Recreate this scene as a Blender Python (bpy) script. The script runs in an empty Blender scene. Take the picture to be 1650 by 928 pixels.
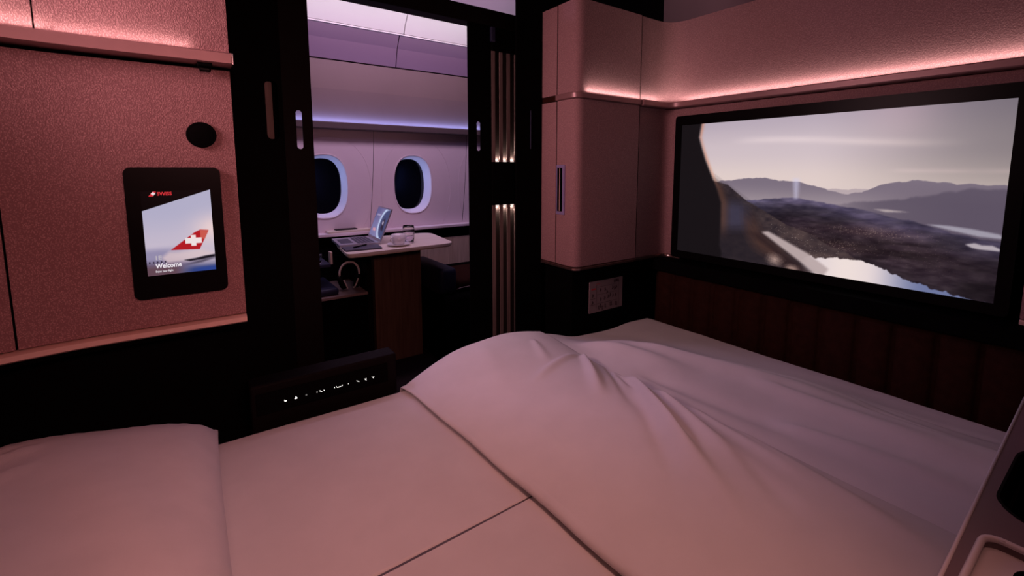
import bpy, bmesh, math, random
import numpy as np
from mathutils import Vector, Matrix
from mathutils.geometry import tessellate_polygon
random.seed(4)
R = math.radians
SC = bpy.context.scene
COL = SC.collection

# ------------------------------------------------------------------ camera
cam_d = bpy.data.cameras.new('camera'); cam = bpy.data.objects.new('camera', cam_d); COL.objects.link(cam)
rot = Matrix(((0.80729718, 0.06629688, -0.58640934), (-0.5901397, 0.0949519, -0.80169774), (0.00253063, 0.9932718, 0.11577882)))
cam.matrix_world = Matrix.Translation((0, 0, 1.19)) @ rot.to_4x4()
cam_d.sensor_width = 36; cam_d.lens = 743 / 1650 * 36
cam_d.shift_x = -22 / 1650; cam_d.shift_y = -108 / 1650
cam_d.clip_start = 0.01
SC.camera = cam
# ------------------------------------------------------------------ world, view
SC.view_settings.view_transform = 'Standard'; SC.view_settings.look = 'None'
SC.view_settings.gamma = 1; SC.view_settings.use_curve_mapping = False
SC.view_settings.exposure = 0.0
wd = bpy.data.worlds.new('night'); SC.world = wd; wd.use_nodes = True
wd.node_tree.nodes['Background'].inputs[0].default_value = (0.02, 0.012, 0.02, 1)
wd.node_tree.nodes['Background'].inputs[1].default_value = 0.05

def area(name, loc, direction, sx, sy, power, color, spread=180):
    l = bpy.data.lights.new(name, 'AREA'); l.shape = 'RECTANGLE'; l.size = sx; l.size_y = sy
    l.energy = power; l.color = color; l.spread = R(spread)
    o = bpy.data.objects.new(name, l); COL.objects.link(o); o.location = loc
    d = Vector(direction).normalized()
    q = d.to_track_quat('-Z', 'Y'); o.rotation_euler = q.to_euler()
    return o
def strip(name, p0, p1, power, color, direction=(0, 0, 1), w=0.008, spread=180):
    # long thin LED: local X runs from p0 to p1, light goes along direction
    p0, p1 = Vector(p0), Vector(p1); ax = (p1 - p0); L = ax.length; ax.normalize()
    z = -Vector(direction).normalized(); y = z.cross(ax).normalized(); z = ax.cross(y)
    l = bpy.data.lights.new(name, 'AREA'); l.shape = 'RECTANGLE'; l.size = L; l.size_y = w
    l.energy = power * L; l.color = color; l.spread = R(spread)
    o = bpy.data.objects.new(name, l); COL.objects.link(o)
    m = Matrix((ax, y, z)).transposed().to_4x4(); m.translation = (p0 + p1) / 2; o.matrix_world = m
    return o
PINK = (1, 0.40, 0.38); LED = (1, 0.74, 0.70); PURP = (0.62, 0.40, 1.0)
# cabin mood light above the bed, reading light, two added fills for wall and cabinet
area('ceiling_mood_light', (0.45, 0.25, 2.28), (0.0, 0.05, -1), 1.0, 0.6, 1.1, PINK, 150)
sl = bpy.data.lights.new('reading_light', 'SPOT'); sl.energy = 28; sl.color = (1, 0.42, 0.35); sl.spot_size = R(55); sl.spot_blend = 1.0; sl.shadow_soft_size = 0.09
so = bpy.data.objects.new('reading_light', sl); COL.objects.link(so); so.location = (0.22, -0.10, 1.95)
so.rotation_euler = Vector((0.10, 0.56, -1.35)).to_track_quat('-Z', 'Y').to_euler()
area('left_wall_fill', (0.10, -0.40, 1.50), (0, 1, -0.34), 0.5, 0.2, 1.35, PINK, 66)  # added fill without a fixture, brightens the left wall
area('cabinet_side_fill', (-0.62, 1.08, 1.58), (1.0, 0.10, -0.14), 0.3, 0.3, 3.1, (1, .54, .58), 80)  # added fill above the pillow, brightens the cabinet's side face
# light over the aisle and the window suite
area('aisle_ceiling_light', (0.9, 2.05, 2.30), (0.1, 0.1, -1), 1.8, 0.25, 3.2, PURP)
area('ceiling_panel_fill', (1.0, 2.0, 1.98), (0, 1.0, 0.36), 3.4, 0.08, 2.5, (0.92, 1.0, 0.84), 50)  # added lamp hidden by the header, brightens the white ceiling panel
area('window_suite_light', (1.0, 2.3, 2.22), (0, 0.55, -1), 1.6, 0.2, 8.5, (1.0, 0.66, 0.93))
area('aisle_spot_light', (-0.05, 2.45, 1.95), (1.1, -1.75, -1.15), 0.25, 0.25, 0.95, (0.72, 0.50, 1.0), 70)
area('far_wall_fill', (2.5, 0.9, 2.38), (0, 0.5, -1), 0.8, 0.2, 1.6, (1, .6, .66))  # added fill that lifts the mauve far wall out of black
# LED strips on top of the rails
strip('left_rail_led', (-0.19, 1.291, 1.4525), (0.025, 1.291, 1.4525), 0.42, LED, (0, 0.15, 1))
strip('left_rail_led_curve', (-0.40, 1.248, 1.4525), (-0.20, 1.288, 1.4525), 0.7, (1, .75, .7), (0, 0.15, 1))
strip('cabinet_rail_led', (1.172, 1.229, 1.459), (1.462, 1.229, 1.459), 0.8, LED, (0, 0.15, 1))
strip('fascia_rail_led', (1.470, 1.232, 1.459), (1.575, 1.232, 1.459), 0.8, LED, (0, 0.15, 1))
strip('fascia_rail_led', (1.577, 1.230, 1.459), (1.618, 1.206, 1.459), 0.8, LED, (.1, 0.1, 1))
strip('fascia_rail_led', (1.620, 1.204, 1.459), (1.641, 1.158, 1.459), 0.8, LED, (.1, 0.1, 1))
strip('fascia_rail_led', (1.642, 1.155, 1.459), (1.642, -0.55, 1.459), 0.8, LED, (0.15, 0, 1))
strip('window_wall_led', (-0.4, 2.955, 1.4585), (3.2, 2.955, 1.4585), 0.75, (0.30, 0.38, 1), (0, 0.25, 1), 0.012)

# ------------------------------------------------------------------ materials
def new_mat(name):
    m = bpy.data.materials.new(name); m.use_nodes = True
    nt = m.node_tree; return m, nt, nt.nodes['Principled BSDF']
def N(nt, t, **k):
    n = nt.nodes.new(t)
    for a, b in k.items(): setattr(n, a, b)
    return n
def mat(name, col, rough=0.5, metal=0.0, var=0.12, scale=30, bump=0.0, bscale=200, spec=0.5, coat=0.0):
    m, nt, b = new_mat(name)
    tc = N(nt, 'ShaderNodeTexCoord'); no = N(nt, 'ShaderNodeTexNoise'); no.inputs['Scale'].default_value = scale; no.inputs['Detail'].default_value = 4
    nt.links.new(tc.outputs['Object'], no.inputs['Vector'])
    cr = N(nt, 'ShaderNodeValToRGB')
    cr.color_ramp.elements[0].position = 0.3; cr.color_ramp.elements[1].position = 0.7
    cr.color_ramp.elements[0].color = (*[c * (1 - var) for c in col], 1)
    cr.color_ramp.elements[1].color = (*[min(1, c * (1 + var)) for c in col], 1)
    nt.links.new(no.outputs['Fac'], cr.inputs[0]); nt.links.new(cr.outputs[0], b.inputs['Base Color'])
    b.inputs['Roughness'].default_value = rough; b.inputs['Metallic'].default_value = metal
    b.inputs['Specular IOR Level'].default_value = spec; b.inputs['Coat Weight'].default_value = coat
    if bump:
        n2 = N(nt, 'ShaderNodeTexNoise'); n2.inputs['Scale'].default_value = bscale; n2.inputs['Detail'].default_value = 3
        nt.links.new(tc.outputs['Object'], n2.inputs['Vector'])
        bp = N(nt, 'ShaderNodeBump'); bp.inputs['Strength'].default_value = bump; bp.inputs['Distance'].default_value = 0.002
        nt.links.new(n2.outputs['Fac'], bp.inputs['Height']); nt.links.new(bp.outputs[0], b.inputs['Normal'])
    return m
def fabric(name, c0, c1, sc=210, strength=0.8):
    m, nt, b = new_mat(name)
    tc = N(nt, 'ShaderNodeTexCoord'); v = N(nt, 'ShaderNodeTexVoronoi'); v.inputs['Scale'].default_value = sc
    wn = N(nt, 'ShaderNodeTexNoise'); wn.inputs['Scale'].default_value = sc * 1.7; wn.inputs['Detail'].default_value = 2
    mp = N(nt, 'ShaderNodeMapping'); mp.inputs['Scale'].default_value = (1, 1, 0.72)
    nt.links.new(tc.outputs['Object'], mp.inputs[0]); nt.links.new(mp.outputs[0], v.inputs['Vector']); nt.links.new(mp.outputs[0], wn.inputs['Vector'])
    ad = N(nt, 'ShaderNodeMath', operation='MULTIPLY_ADD'); ad.inputs[1].default_value = -1.1; ad.inputs[2].default_value = 0.75
    nt.links.new(v.outputs['Distance'], ad.inputs[0])
    mx = N(nt, 'ShaderNodeMath', operation='MULTIPLY_ADD'); mx.inputs[1].default_value = 0.9
    nt.links.new(wn.outputs['Fac'], mx.inputs[0])
    sb = N(nt, 'ShaderNodeMath', operation='SUBTRACT'); sb.inputs[1].default_value = 0.45
    nt.links.new(ad.outputs[0], sb.inputs[0]); nt.links.new(sb.outputs[0], mx.inputs[2])
    cr = N(nt, 'ShaderNodeValToRGB'); cr.color_ramp.elements[0].color = (*c0, 1); cr.color_ramp.elements[1].color = (*c1, 1)
    cr.color_ramp.elements[0].position = 0.15; cr.color_ramp.elements[1].position = 0.85
    nt.links.new(mx.outputs[0], cr.inputs[0]); nt.links.new(cr.outputs[0], b.inputs['Base Color'])
    bp = N(nt, 'ShaderNodeBump'); bp.inputs['Strength'].default_value = strength; bp.inputs['Distance'].default_value = 0.002
    nt.links.new(mx.outputs[0], bp.inputs['Height']); nt.links.new(bp.outputs[0], b.inputs['Normal'])
    b.inputs['Roughness'].default_value = 0.9; b.inputs['Specular IOR Level'].default_value = 0.15
    return m
def wood(name, c0, c1, sc=6, axis=2, rough=0.45):
    m, nt, b = new_mat(name)
    tc = N(nt, 'ShaderNodeTexCoord'); mp = N(nt, 'ShaderNodeMapping')
    s = [sc * 6] * 3; s[axis] = sc * 0.35; mp.inputs['Scale'].default_value = s
    no = N(nt, 'ShaderNodeTexNoise'); no.inputs['Scale'].default_value = 2.2; no.inputs['Detail'].default_value = 6; no.inputs['Distortion'].default_value = 0.6
    nt.links.new(tc.outputs['Object'], mp.inputs[0]); nt.links.new(mp.outputs[0], no.inputs['Vector'])
    cr = N(nt, 'ShaderNodeValToRGB'); cr.color_ramp.elements[0].color = (*c0, 1); cr.color_ramp.elements[1].color = (*c1, 1)
    cr.color_ramp.elements[0].position = 0.3; cr.color_ramp.elements[1].position = 0.7
    nt.links.new(no.outputs['Fac'], cr.inputs[0]); nt.links.new(cr.outputs[0], b.inputs['Base Color']); b.inputs['Roughness'].default_value = rough
    return m
def emis(name, col, strength):
    m, nt, b = new_mat(name); b.inputs['Base Color'].default_value = (0.01, 0.01, 0.01, 1)
    b.inputs['Emission Color'].default_value = (*col, 1); b.inputs['Emission Strength'].default_value = strength
    return m
def screen_mat(name, strength, rough=0.25):
    m, nt, b = new_mat(name); b.inputs['Base Color'].default_value = (0.004, 0.004, 0.004, 1); b.inputs['Roughness'].default_value = rough
    a = N(nt, 'ShaderNodeVertexColor'); a.layer_name = 'picture'
    nt.links.new(a.outputs['Color'], b.inputs['Emission Color']); b.inputs['Emission Strength'].default_value = strength
    b.inputs['Specular IOR Level'].default_value = 0.08
    return m
def glass(name, tint=(1, 1, 1), rough=0.0):
    m, nt, b = new_mat(name); b.inputs['Base Color'].default_value = (*tint, 1); b.inputs['Roughness'].default_value = rough
    b.inputs['Transmission Weight'].default_value = 1; b.inputs['IOR'].default_value = 1.45
    return m
M = dict(
 fabric=fabric('pink_taupe_woven_fabric', (0.25, 0.120, 0.124), (0.52, 0.285, 0.28), 380, 0.32),
 fabric_fine=fabric('pink_taupe_fine_woven_fabric', (0.27, 0.145, 0.148), (0.43, 0.245, 0.24), 330, 0.28),
 rail=mat('rose_lacquer_rail', (0.26, 0.135, 0.135), 0.38, 0.25, 0.05),
 trim=mat('copper_satin_trim', (0.85, 0.56, 0.48), 0.38, 0.45, 0.05),
 darktrim=mat('dark_copper_trim', (0.34, 0.22, 0.20), 0.22, 0.9, 0.05),
 groove=mat('dark_groove_lacquer', (0.030, 0.022, 0.020), 0.8, 0, 0.05, spec=0.05),
 violet=mat('metal_with_violet_reflection', (0.42, 0.34, 0.62), 0.35, 0.5, 0.04),  # reflected purple light put into the base colour
 silver=mat('satin_silver', (0.6, 0.55, 0.56), 0.25, 0.9, 0.04),
 black=mat('matt_black', (0.002, 0.0016, 0.0018), 0.8, 0, 0.2, 12, spec=0.03),
 gap=mat('shadow_gap_black', (0.002, 0.0015, 0.0015), 0.9, 0, 0.1, spec=0.0),
 gloss=mat('gloss_black', (0.003, 0.0022, 0.0025), 0.32, 0, 0.1, spec=0.06),
 brown=mat('dark_brown_lacquer', (0.004, 0.0018, 0.0018), 0.6, 0, 0.15, spec=0.07),
 quilt=mat('dark_brown_leather', (0.026, 0.008, 0.005), 0.7, 0, 0.2, 40, 0.4, 300, spec=0.04),
 sheet=mat('white_cotton_sheet', (0.70, 0.66, 0.65), 0.85, 0, 0.03, 14, 0.12, 900, spec=0.15),
 duvet=mat('white_cotton_duvet', (0.74, 0.70, 0.69), 0.8, 0, 0.03, 12, 0.12, 900, spec=0.2),
 pillow=mat('white_cotton_pillowcase', (0.70, 0.64, 0.64), 0.85, 0, 0.04, 15, 0.18, 800, spec=0.15),
 slat=wood('copper_slat_wood', (0.12, 0.085, 0.075), (0.20, 0.14, 0.125), rough=0.9),
 oak=wood('pale_oak_veneer', (0.48, 0.35, 0.27), (0.66, 0.52, 0.42), 5, 2),
 oakdark=wood('brown_oak_veneer', (0.10, 0.055, 0.035), (0.17, 0.10, 0.065), 5, 2),
 tabletop=wood('pale_table_laminate', (0.72, 0.62, 0.52), (0.82, 0.73, 0.62), 3, 0),
 cabin=mat('cabin_wall_plastic', (0.76, 0.66, 0.73), 0.55, 0, 0.02, 5),
 bin=mat('taupe_bin_panel', (0.24, 0.175, 0.165), 0.5, 0, 0.05, 3),
 taupe=mat('dark_taupe_rail', (0.11, 0.08, 0.085), 0.5, 0.2, 0.05),
 binup=mat('lilac_bin_panel', (0.27, 0.185, 0.26), 0.5, 0, 0.03, 3),
 white=mat('white_ceiling_panel', (0.85, 0.82, 0.80), 0.6, 0, 0.02, 3),
 ceil=mat('lilac_ceiling', (0.55, 0.46, 0.58), 0.6, 0, 0.03, 3),
 darkceil=mat('dim_mauve_ceiling', (0.34, 0.22, 0.25), 0.7, 0, 0.05, 3),
 navy=mat('navy_seat_leather', (0.016, 0.018, 0.045), 0.5, 0, 0.1, 30, 0.3, 200, spec=0.3),
 console=mat('rose_grey_console', (0.20, 0.135, 0.15), 0.4, 0, 0.03, 8),
 tray=mat('pale_grey_tray', (0.82, 0.76, 0.78), 0.45, 0, 0.03, 8),
 alu=mat('laptop_aluminium', (0.42, 0.42, 0.50), 0.35, 0.6, 0.03),
 keys=mat('dark_laptop_keys', (0.05, 0.05, 0.08), 0.5, 0, 0.1),
 chin=mat('white_porcelain', (0.82, 0.78, 0.78), 0.2, 0, 0.02),
 coffee=mat('coffee', (0.10, 0.05, 0.03), 0.2),
 glass=glass('clear_glass'),
 water=glass('sparkling_water', (0.95, 0.95, 1)),
 pane=mat('night_window_glass', (0.002, 0.002, 0.004), 0.04, 0, 0.1, spec=0.5),
 hp=mat('headphone_cream_plastic', (0.75, 0.68, 0.66), 0.4),
 carpet=mat('dark_carpet', (0.02, 0.014, 0.014), 0.95, 0, 0.3, 90, 0.6, 400, spec=0.1),
 card=mat('pale_printed_card', (0.24, 0.17, 0.18), 0.6, 0, 0.06, 20),
 ink=mat('dark_print', (0.06, 0.03, 0.035), 0.7),
 redink=mat('red_print', (0.45, 0.04, 0.05), 0.7),
 icon=emis('white_backlit_icon', (1, 0.95, 0.9), 1.6),
 dimicon=emis('dim_backlit_icon', (1, 0.95, 0.9), 0.12),
 textw=emis('white_screen_text', (0.85, 0.8, 0.86), 1.0),
 textg=emis('grey_screen_text', (0.55, 0.5, 0.55), 0.9),
 red=emis('red_screen_graphic', (0.62, 0.02, 0.03), 1.0),
 led=emis('slat_led', (1, 0.82, 0.76), 0.9),
 screen=screen_mat('television_picture', 1.1, 0.2),
 tscreen=screen_mat('tablet_picture', 1.0, 0.3),
)

# ------------------------------------------------------------------ mesh helpers
def box(bm, x0, x1, y0, y1, z0, z1, bev=0, seg=2):
    v = [bm.verts.new(p) for p in [(x0,y0,z0),(x1,y0,z0),(x1,y1,z0),(x0,y1,z0),(x0,y0,z1),(x1,y0,z1),(x1,y1,z1),(x0,y1,z1)]]
    fs = [bm.faces.new([v[i] for i in f]) for f in [(3,2,1,0),(4,5,6,7),(0,1,5,4),(1,2,6,5),(2,3,7,6),(3,0,4,7)]]
    if bev:
        es = list({e for f in fs for e in f.edges})
        bmesh.ops.bevel(bm, geom=es, offset=bev, segments=seg, profile=0.5, affect='EDGES')
    return bm
def orect(cx, cy, w, h, r, n=6):
    pts = []
    for sx, sy, a0 in ((1,1,0),(-1,1,90),(-1,-1,180),(1,-1,270)):
        for i in range(n+1):
            a = R(a0 + 90*i/n); pts.append((cx + sx*(w/2-r) + r*math.cos(a), cy + sy*(h/2-r) + r*math.sin(a)))
    return pts
def superel(cx, cy, w, h, p=2.6, n=48):
    out = []
    for i in range(n):
        a = 2*math.pi*i/n; c, s = math.cos(a), math.sin(a)
        out.append((cx + w/2*math.copysign(abs(c)**(2/p), c), cy + h/2*math.copysign(abs(s)**(2/p), s)))
    return out
def plate(bm, outer, holes, a0, a1, plane='xz'):
    """flat plate with holes, outline in plane, thickness a0..a1 along the third axis"""
    def P(p, a):
        if plane == 'xz': return (p[0], a, p[1])
        if plane == 'yz': return (a, p[0], p[1])
        return (p[0], p[1], a)
    loops = [outer] + list(holes)
    tris = tessellate_polygon([[Vector((p[0], p[1], 0)) for p in l] for l in loops])
    flat = [p for l in loops for p in l]
    A = [bm.verts.new(P(p, a0)) for p in flat]; B = [bm.verts.new(P(p, a1)) for p in flat]
    for t in tris:
        try: bm.faces.new([A[i] for i in t]); bm.faces.new([B[i] for i in reversed(t)])
        except ValueError: pass
    o = 0
    for l in loops:
        n = len(l)
        for i in range(n):
            j = (i+1) % n
            bm.faces.new([A[o+i], A[o+j], B[o+j], B[o+i]])
        o += n
    bmesh.ops.recalc_face_normals(bm, faces=bm.faces)
    return bm
def loft(bm, rings, closed=True, cap0=False, cap1=False):
    V = [[bm.verts.new(p) for p in r] for r in rings]
    n = len(rings[0])
    for a, b in zip(V, V[1:]):
        for i in range(n if closed else n-1):
            j = (i+1) % n; bm.faces.new([a[i], a[j], b[j], b[i]])
    if cap0: bm.faces.new(list(reversed(V[0])))
    if cap1: bm.faces.new(V[-1])
    bmesh.ops.recalc_face_normals(bm, faces=bm.faces)
    return bm
def lathe(bm, prof, c, n=32):
    rings = [[(c[0]+r*math.cos(2*math.pi*i/n), c[1]+r*math.sin(2*math.pi*i/n), c[2]+z) for i in range(n)] for r, z in prof]
    return loft(bm, rings, True, prof[0][0] > 0, prof[-1][0] > 0)
def lathe_y(bm, prof, c, n=40):
    rings = [[(c[0]+r*math.cos(2*math.pi*i/n), c[1]+y, c[2]+r*math.sin(2*math.pi*i/n)) for i in range(n)] for r, y in prof]
    return loft(bm, rings, True, True, True)
def fillet(pts, rad):
    out = [Vector(pts[0])]
    for i in range(1, len(pts)-1):
        p, a, b = Vector(pts[i]), Vector(pts[i-1]), Vector(pts[i+1]); r = rad[i-1] if isinstance(rad, (list, tuple)) else rad
        da, db = (a-p).normalized(), (b-p).normalized()
        for k in range(11):
            t = k/10; q0 = p + da*r*(1-t); q1 = p + db*r*t; out.append(q0.lerp(q1, t))
    out.append(Vector(pts[-1])); return out
def sweep(bm, path, prof, caps=True):
    """path: list of 2D points, profile: (offset to the left of travel, z)"""
    rings = []
    for i, p in enumerate(path):
        a = path[max(i-1, 0)]; b = path[min(i+1, len(path)-1)]
        d = (b-a).normalized(); n = Vector((-d.y, d.x))
        rings.append([(p.x + n.x*o, p.y + n.y*o, z) for o, z in prof])
    return loft(bm, rings, True, caps, caps)
def tube(bm, pts, r, n=10):
    pts = [Vector(p) for p in pts]; rings = []
    for i, p in enumerate(pts):
        d = (pts[min(i+1, len(pts)-1)] - pts[max(i-1, 0)]).normalized()
        u = d.orthogonal().normalized() if i == 0 else (u - d*u.dot(d)).normalized()
        w = d.cross(u); rr = r[i] if isinstance(r, (list, tuple)) else r
        rings.append([p + (u*math.cos(2*math.pi*k/n) + w*math.sin(2*math.pi*k/n))*rr for k in range(n)])
    return loft(bm, rings, True, True, True)
def BM(): return bmesh.new()
def obj(name, bm, m, parent=None, smooth=False, mods=()):
    me = bpy.data.meshes.new(name); bm.to_mesh(me); bm.free(); me.materials.append(m)
    if smooth:
        for p in me.polygons: p.use_smooth = True
    o = bpy.data.objects.new(name, me); COL.objects.link(o)
    if smooth == 'angle':
        pass
    if parent is not None:
        o.parent = parent
        T = parent
        t = Vector((0, 0, 0))
        while T is not None: t += T.location; T = T.parent
        o.matrix_parent_inverse = Matrix.Translation(-t) if parent.type == 'EMPTY' else Matrix.Identity(4)
    return o
def auto(o, ang=35):
    me = o.data
    for p in me.polygons: p.use_smooth = True
    try: me.set_sharp_from_angle(angle=R(ang))
    except Exception: pass
    return o
def tag(o, label, cat, group=None):
    o['label'] = label; o['category'] = cat
    if group: o['group'] = group
    return o
def thing(name, loc, label, cat, group=None):
    o = bpy.data.objects.new(name, None); COL.objects.link(o); o.location = loc; o.empty_display_size = 0.05
    return tag(o, label, cat, group)
def struct(o, label=None, cat=None):
    o['kind'] = 'structure'
    if label: o['label'] = label
    if cat: o['category'] = cat
    return o
def sempty(name, loc, label, cat):
    o = bpy.data.objects.new(name, None); COL.objects.link(o); o.location = loc
    return struct(o, label, cat)
V2 = lambda *a: Vector(a)

# ================================================================== SETTING
struct(obj('floor', box(BM(), -1.6, 3.6, -1.4, 3.2, -0.05, 0), M['carpet']), 'dark carpeted cabin floor', 'floor')

# ---- ceiling over aisle and window suite, dark ceiling over the suite
c = sempty('ceiling', (0, 0, 2.4), 'lilac cabin ceiling above the suite partitions', 'ceiling')
obj('aisle_ceiling_panel', box(BM(), -1.2, 1.98, 1.56, 2.35, 2.34, 2.38), M['ceil'], c)
obj('suite_ceiling_panel', box(BM(), -1.2, 3.6, -1.3, 1.56, 2.42, 2.45), M['black'], c)
obj('far_ceiling_panel', box(BM(), 1.98, 3.6, 1.56, 2.35, 2.34, 2.38), M['darkceil'], c)

# ---- window wall of the aircraft
wfar = sempty('wall_window_side', (1, 3.0, 0), 'lilac aircraft side wall with oval windows', 'wall')
WX = [0.0, 0.549, 1.098, 1.647+0.12, 2.35]
holes_c = [(-0.02, 1.072), (0.677, 1.069), (1.243, 1.071), (1.81, 1.071), (2.38, 1.071)]
holes_c = [(0.111, 1.069), (0.677, 1.069), (1.243, 1.071), (1.81, 1.071), (2.38, 1.071)]
wp = plate(BM(), [(-1.2, 0), (3.4, 0), (3.4, 1.425), (-1.2, 1.425)], [superel(x, z, 0.262, 0.384, 2.5) for x, z in holes_c], 3.0, 3.006)
obj('sidewall_lining', wp, M['cabin'], wfar)
for xs in (0.43, 0.985, 1.66, 2.1):
    obj('lining_seam', tube(BM(), [(xs - 0.025*(1-t)**2 - 0.02*(1-t), 2.9995, 0.8+0.62*t) for t in [i/10 for i in range(11)]], 0.0012, 6), M['brown'], wfar)
for i, (x, z) in enumerate(holes_c):
    w = sempty('window_%d' % (i+1), (x, 3.0, z), 'oval aircraft window, dark night outside, blue lit reveal', 'window')
    rings = []
    for k in range(9):
        t = k/8; ww = 0.262 + (0.228-0.262)*t**0.7; hh = 0.384 + (0.345-0.384)*t**0.7; yy = 3.0 + 0.085*t
        rings.append([(px, yy, pz) for px, pz in superel(x, z, ww, hh, 2.5)])
    obj('reveal', loft(BM(), rings), M['cabin'], w, True)
    rg = BM(); oo = superel(x, z, 0.276, 0.400, 2.5, 64); ii = superel(x, z, 0.262, 0.384, 2.5, 64)
    mm_ = superel(x, z, 0.269, 0.392, 2.5, 64)
    loft(rg, [[(a, 2.9998, b) for a, b in oo], [(a, 2.995, b) for a, b in mm_], [(a, 3.0005, b) for a, b in ii]])
    obj('window_rim', rg, M['cabin'], w, True)
    obj('window_pane', plate(BM(), superel(x, z, 0.24, 0.357, 2.5), [], 3.084, 3.092), M['pane'], w)
    # embossed contour around the window
    ring = [(px, 2.9998, pz) for px, pz in superel(x + 0.03, z - 0.03, 0.50, 0.66, 2.3, 72)]
    obj('contour_line', tube(BM(), ring + ring[:2], 0.0013, 5), M['cabin'], w, True)
    l = bpy.data.lights.new('window_reveal_fill', 'AREA'); l.shape = 'RECTANGLE'; l.size = 0.26; l.size_y = 0.02; l.energy = 0.5; l.color = (0.36, 0.52, 1)  # added blue fill, these windows have no lamp in the reveal
    lo = bpy.data.objects.new('window_reveal_fill', l); COL.objects.link(lo)
    zz = Vector((-1, 0.0, 0.25)).normalized(); xx = Vector((0, 0, 1)); xx = (xx - zz*xx.dot(zz)).normalized(); yy_ = zz.cross(xx)
    mt = Matrix((xx, yy_, zz)).transposed().to_4x4(); mt.translation = (x - 0.112, 3.035, z); lo.matrix_world = mt
# sill, dark gap and lower wall
obj('sill', box(BM(), -1.2, 3.4, 2.93, 3.0, 0.765, 0.785, 0.004), M['cabin'], wfar)
obj('sill_gap', box(BM(), -1.2, 3.4, 2.975, 3.0, 0.69, 0.765), M['gap'], wfar)
obj('lower_wood_panel', box(BM(), 1.1, 3.4, 2.965, 3.0, 0.0, 0.69), M['oak'], wfar)
obj('lower_dark_panel', box(BM(), -1.2, 1.1, 2.965, 3.0, 0.0, 0.69), M['black'], wfar)
# LED shelf rail and bin faces
obj('light_shelf', sweep(BM(), [V2(3.4, 2.98), V2(-1.2, 2.98)], [(0, 1.415), (0.045, 1.415), (0.05, 1.42), (0.05, 1.452), (0.045, 1.456), (0, 1.456)]), M['taupe'], wfar)
obj('lower_bin_face', sweep(BM(), [V2(3.4, 3.0), V2(-1.2, 3.0)], [(0, 1.456), (0.025, 1.456), (0.045, 1.65), (0.05, 1.815), (0, 1.815)]), M['bin'], wfar)
obj('bin_gap', box(BM(), -1.2, 3.4, 2.962, 3.0, 1.815, 1.823), M['gap'], wfar)
for x0, x1 in ((-1.2, 1.122), (1.128, 3.4)):
    obj('upper_bin_face', sweep(BM(), [V2(x1, 3.0), V2(x0, 3.0)], [(0, 1.823), (0.05, 1.823), (0.085, 1.93), (0.128, 2.003), (0, 2.003)]), M['binup'], wfar)
obj('bin_light_lip', box(BM(), -1.2, 3.4, 2.866, 2.90, 2.003, 2.010), M['white'], wfar)
for x0, x1 in ((-1.2, 1.148), (1.154, 3.4)):
    pr = [(0.135, 2.012), (0.16, 2.06), (0.21, 2.12), (0.25, 2.15), (0.25, 2.20), (0.05, 2.2), (0.05, 2.1)]
    p2 = [(0.255, 2.153), (0.32, 2.20), (0.45, 2.27), (0.62, 2.32), (0.7, 2.335), (0.7, 2.36), (0.45, 2.36), (0.26, 2.3)]
    auto(obj('upper_ceiling_panel', sweep(BM(), [V2(x1, 3.0), V2(x0, 3.0)], p2), M['binup'], wfar), 50)
    auto(obj('curved_ceiling_panel', sweep(BM(), [V2(x1, 3.0), V2(x0, 3.0)], pr), M['white'], wfar), 50)
obj('panel_backing', box(BM(), -1.2, 3.4, 2.93, 3.0, 2.0, 2.4), M['gap'], wfar)

# ---- left wall of the suite
LP = fillet([(0.097, 1.300), (-0.20, 1.303), (-0.42, 1.262), (-0.76, 1.252)], [0.08, 0.1])
def cut(path, x0, x1):
    out = []
    for a, b in zip(path, path[1:]):
        for k in range(12):
            p = a.lerp(b, k/12)
            if x0 <= p.x <= x1: out.append(p)
    if path[-1].x >= x0 and path[-1].x <= x1: out.append(path[-1])
    return out
wl = sempty('wall_left', (0, 1.33, 0), 'pink woven fabric partition on the left with a light rail', 'wall')
for x0, x1 in ((-2, -0.2185), (-0.2172, 0.2)):
    auto(obj('upper_fabric_panel', sweep(BM(), cut(LP, x0, x1), [(-0.03, 1.447), (0, 1.447), (0, 1.775), (-0.03, 1.775)]), M['fabric'], wl))
for x0, x1 in ((-2, -0.2909), (-0.2902, 0.2)):
    auto(obj('lower_fabric_panel', sweep(BM(), cut(LP, x0, x1), [(-0.045, 0.828), (-0.014, 0.828), (-0.014, 1.412), (-0.045, 1.412)]), M['fabric'], wl))
auto(obj('wall_core', sweep(BM(), LP, [(-0.06, 0.79), (-0.03, 0.79), (-0.03, 1.77), (-0.06, 1.77)]), M['gap'], wl))
struct(obj('wall_low_left', box(BM(), -0.80, 0.097, 1.415, 1.44, 0.0, 0.79), M['black']), 'black lower wall under the pink left partition', 'wall')
struct(obj('wall_back', box(BM(), -0.82, -0.78, -1.0, 1.40, 0.0, 1.775), M['fabric']), 'pink fabric partition behind the pillow', 'wall')
auto(obj('bottom_trim', sweep(BM(), LP, [(-0.05, 0.806), (-0.006, 0.806), (-0.001, 0.810), (-0.001, 0.821), (-0.006, 0.8245), (-0.05, 0.8245)]), M['trim'], wl), 40)
LR = [V2(0.100, 1.300)] + LP[1:]
rail_l = thing('light_rail', (0, 1.29, 1.43), 'rose coloured light rail with glowing top on the left wall', 'light rail', 'light rails')
auto(obj('rail_profile', sweep(BM(), LR, [(-0.03, 1.4205), (0.021, 1.4205), (0.025, 1.4235), (0.025, 1.4445), (0.021, 1.4475), (0.0, 1.4475), (-0.03, 1.4475)]), M['rail'], rail_l), 40)
obj('rail_end_cap', box(BM(), 0.1, 0.1035, 1.2755, 1.33, 1.4215, 1.4465, 0.001), M['silver'], rail_l)['label'] = 'silver end cap'

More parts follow.
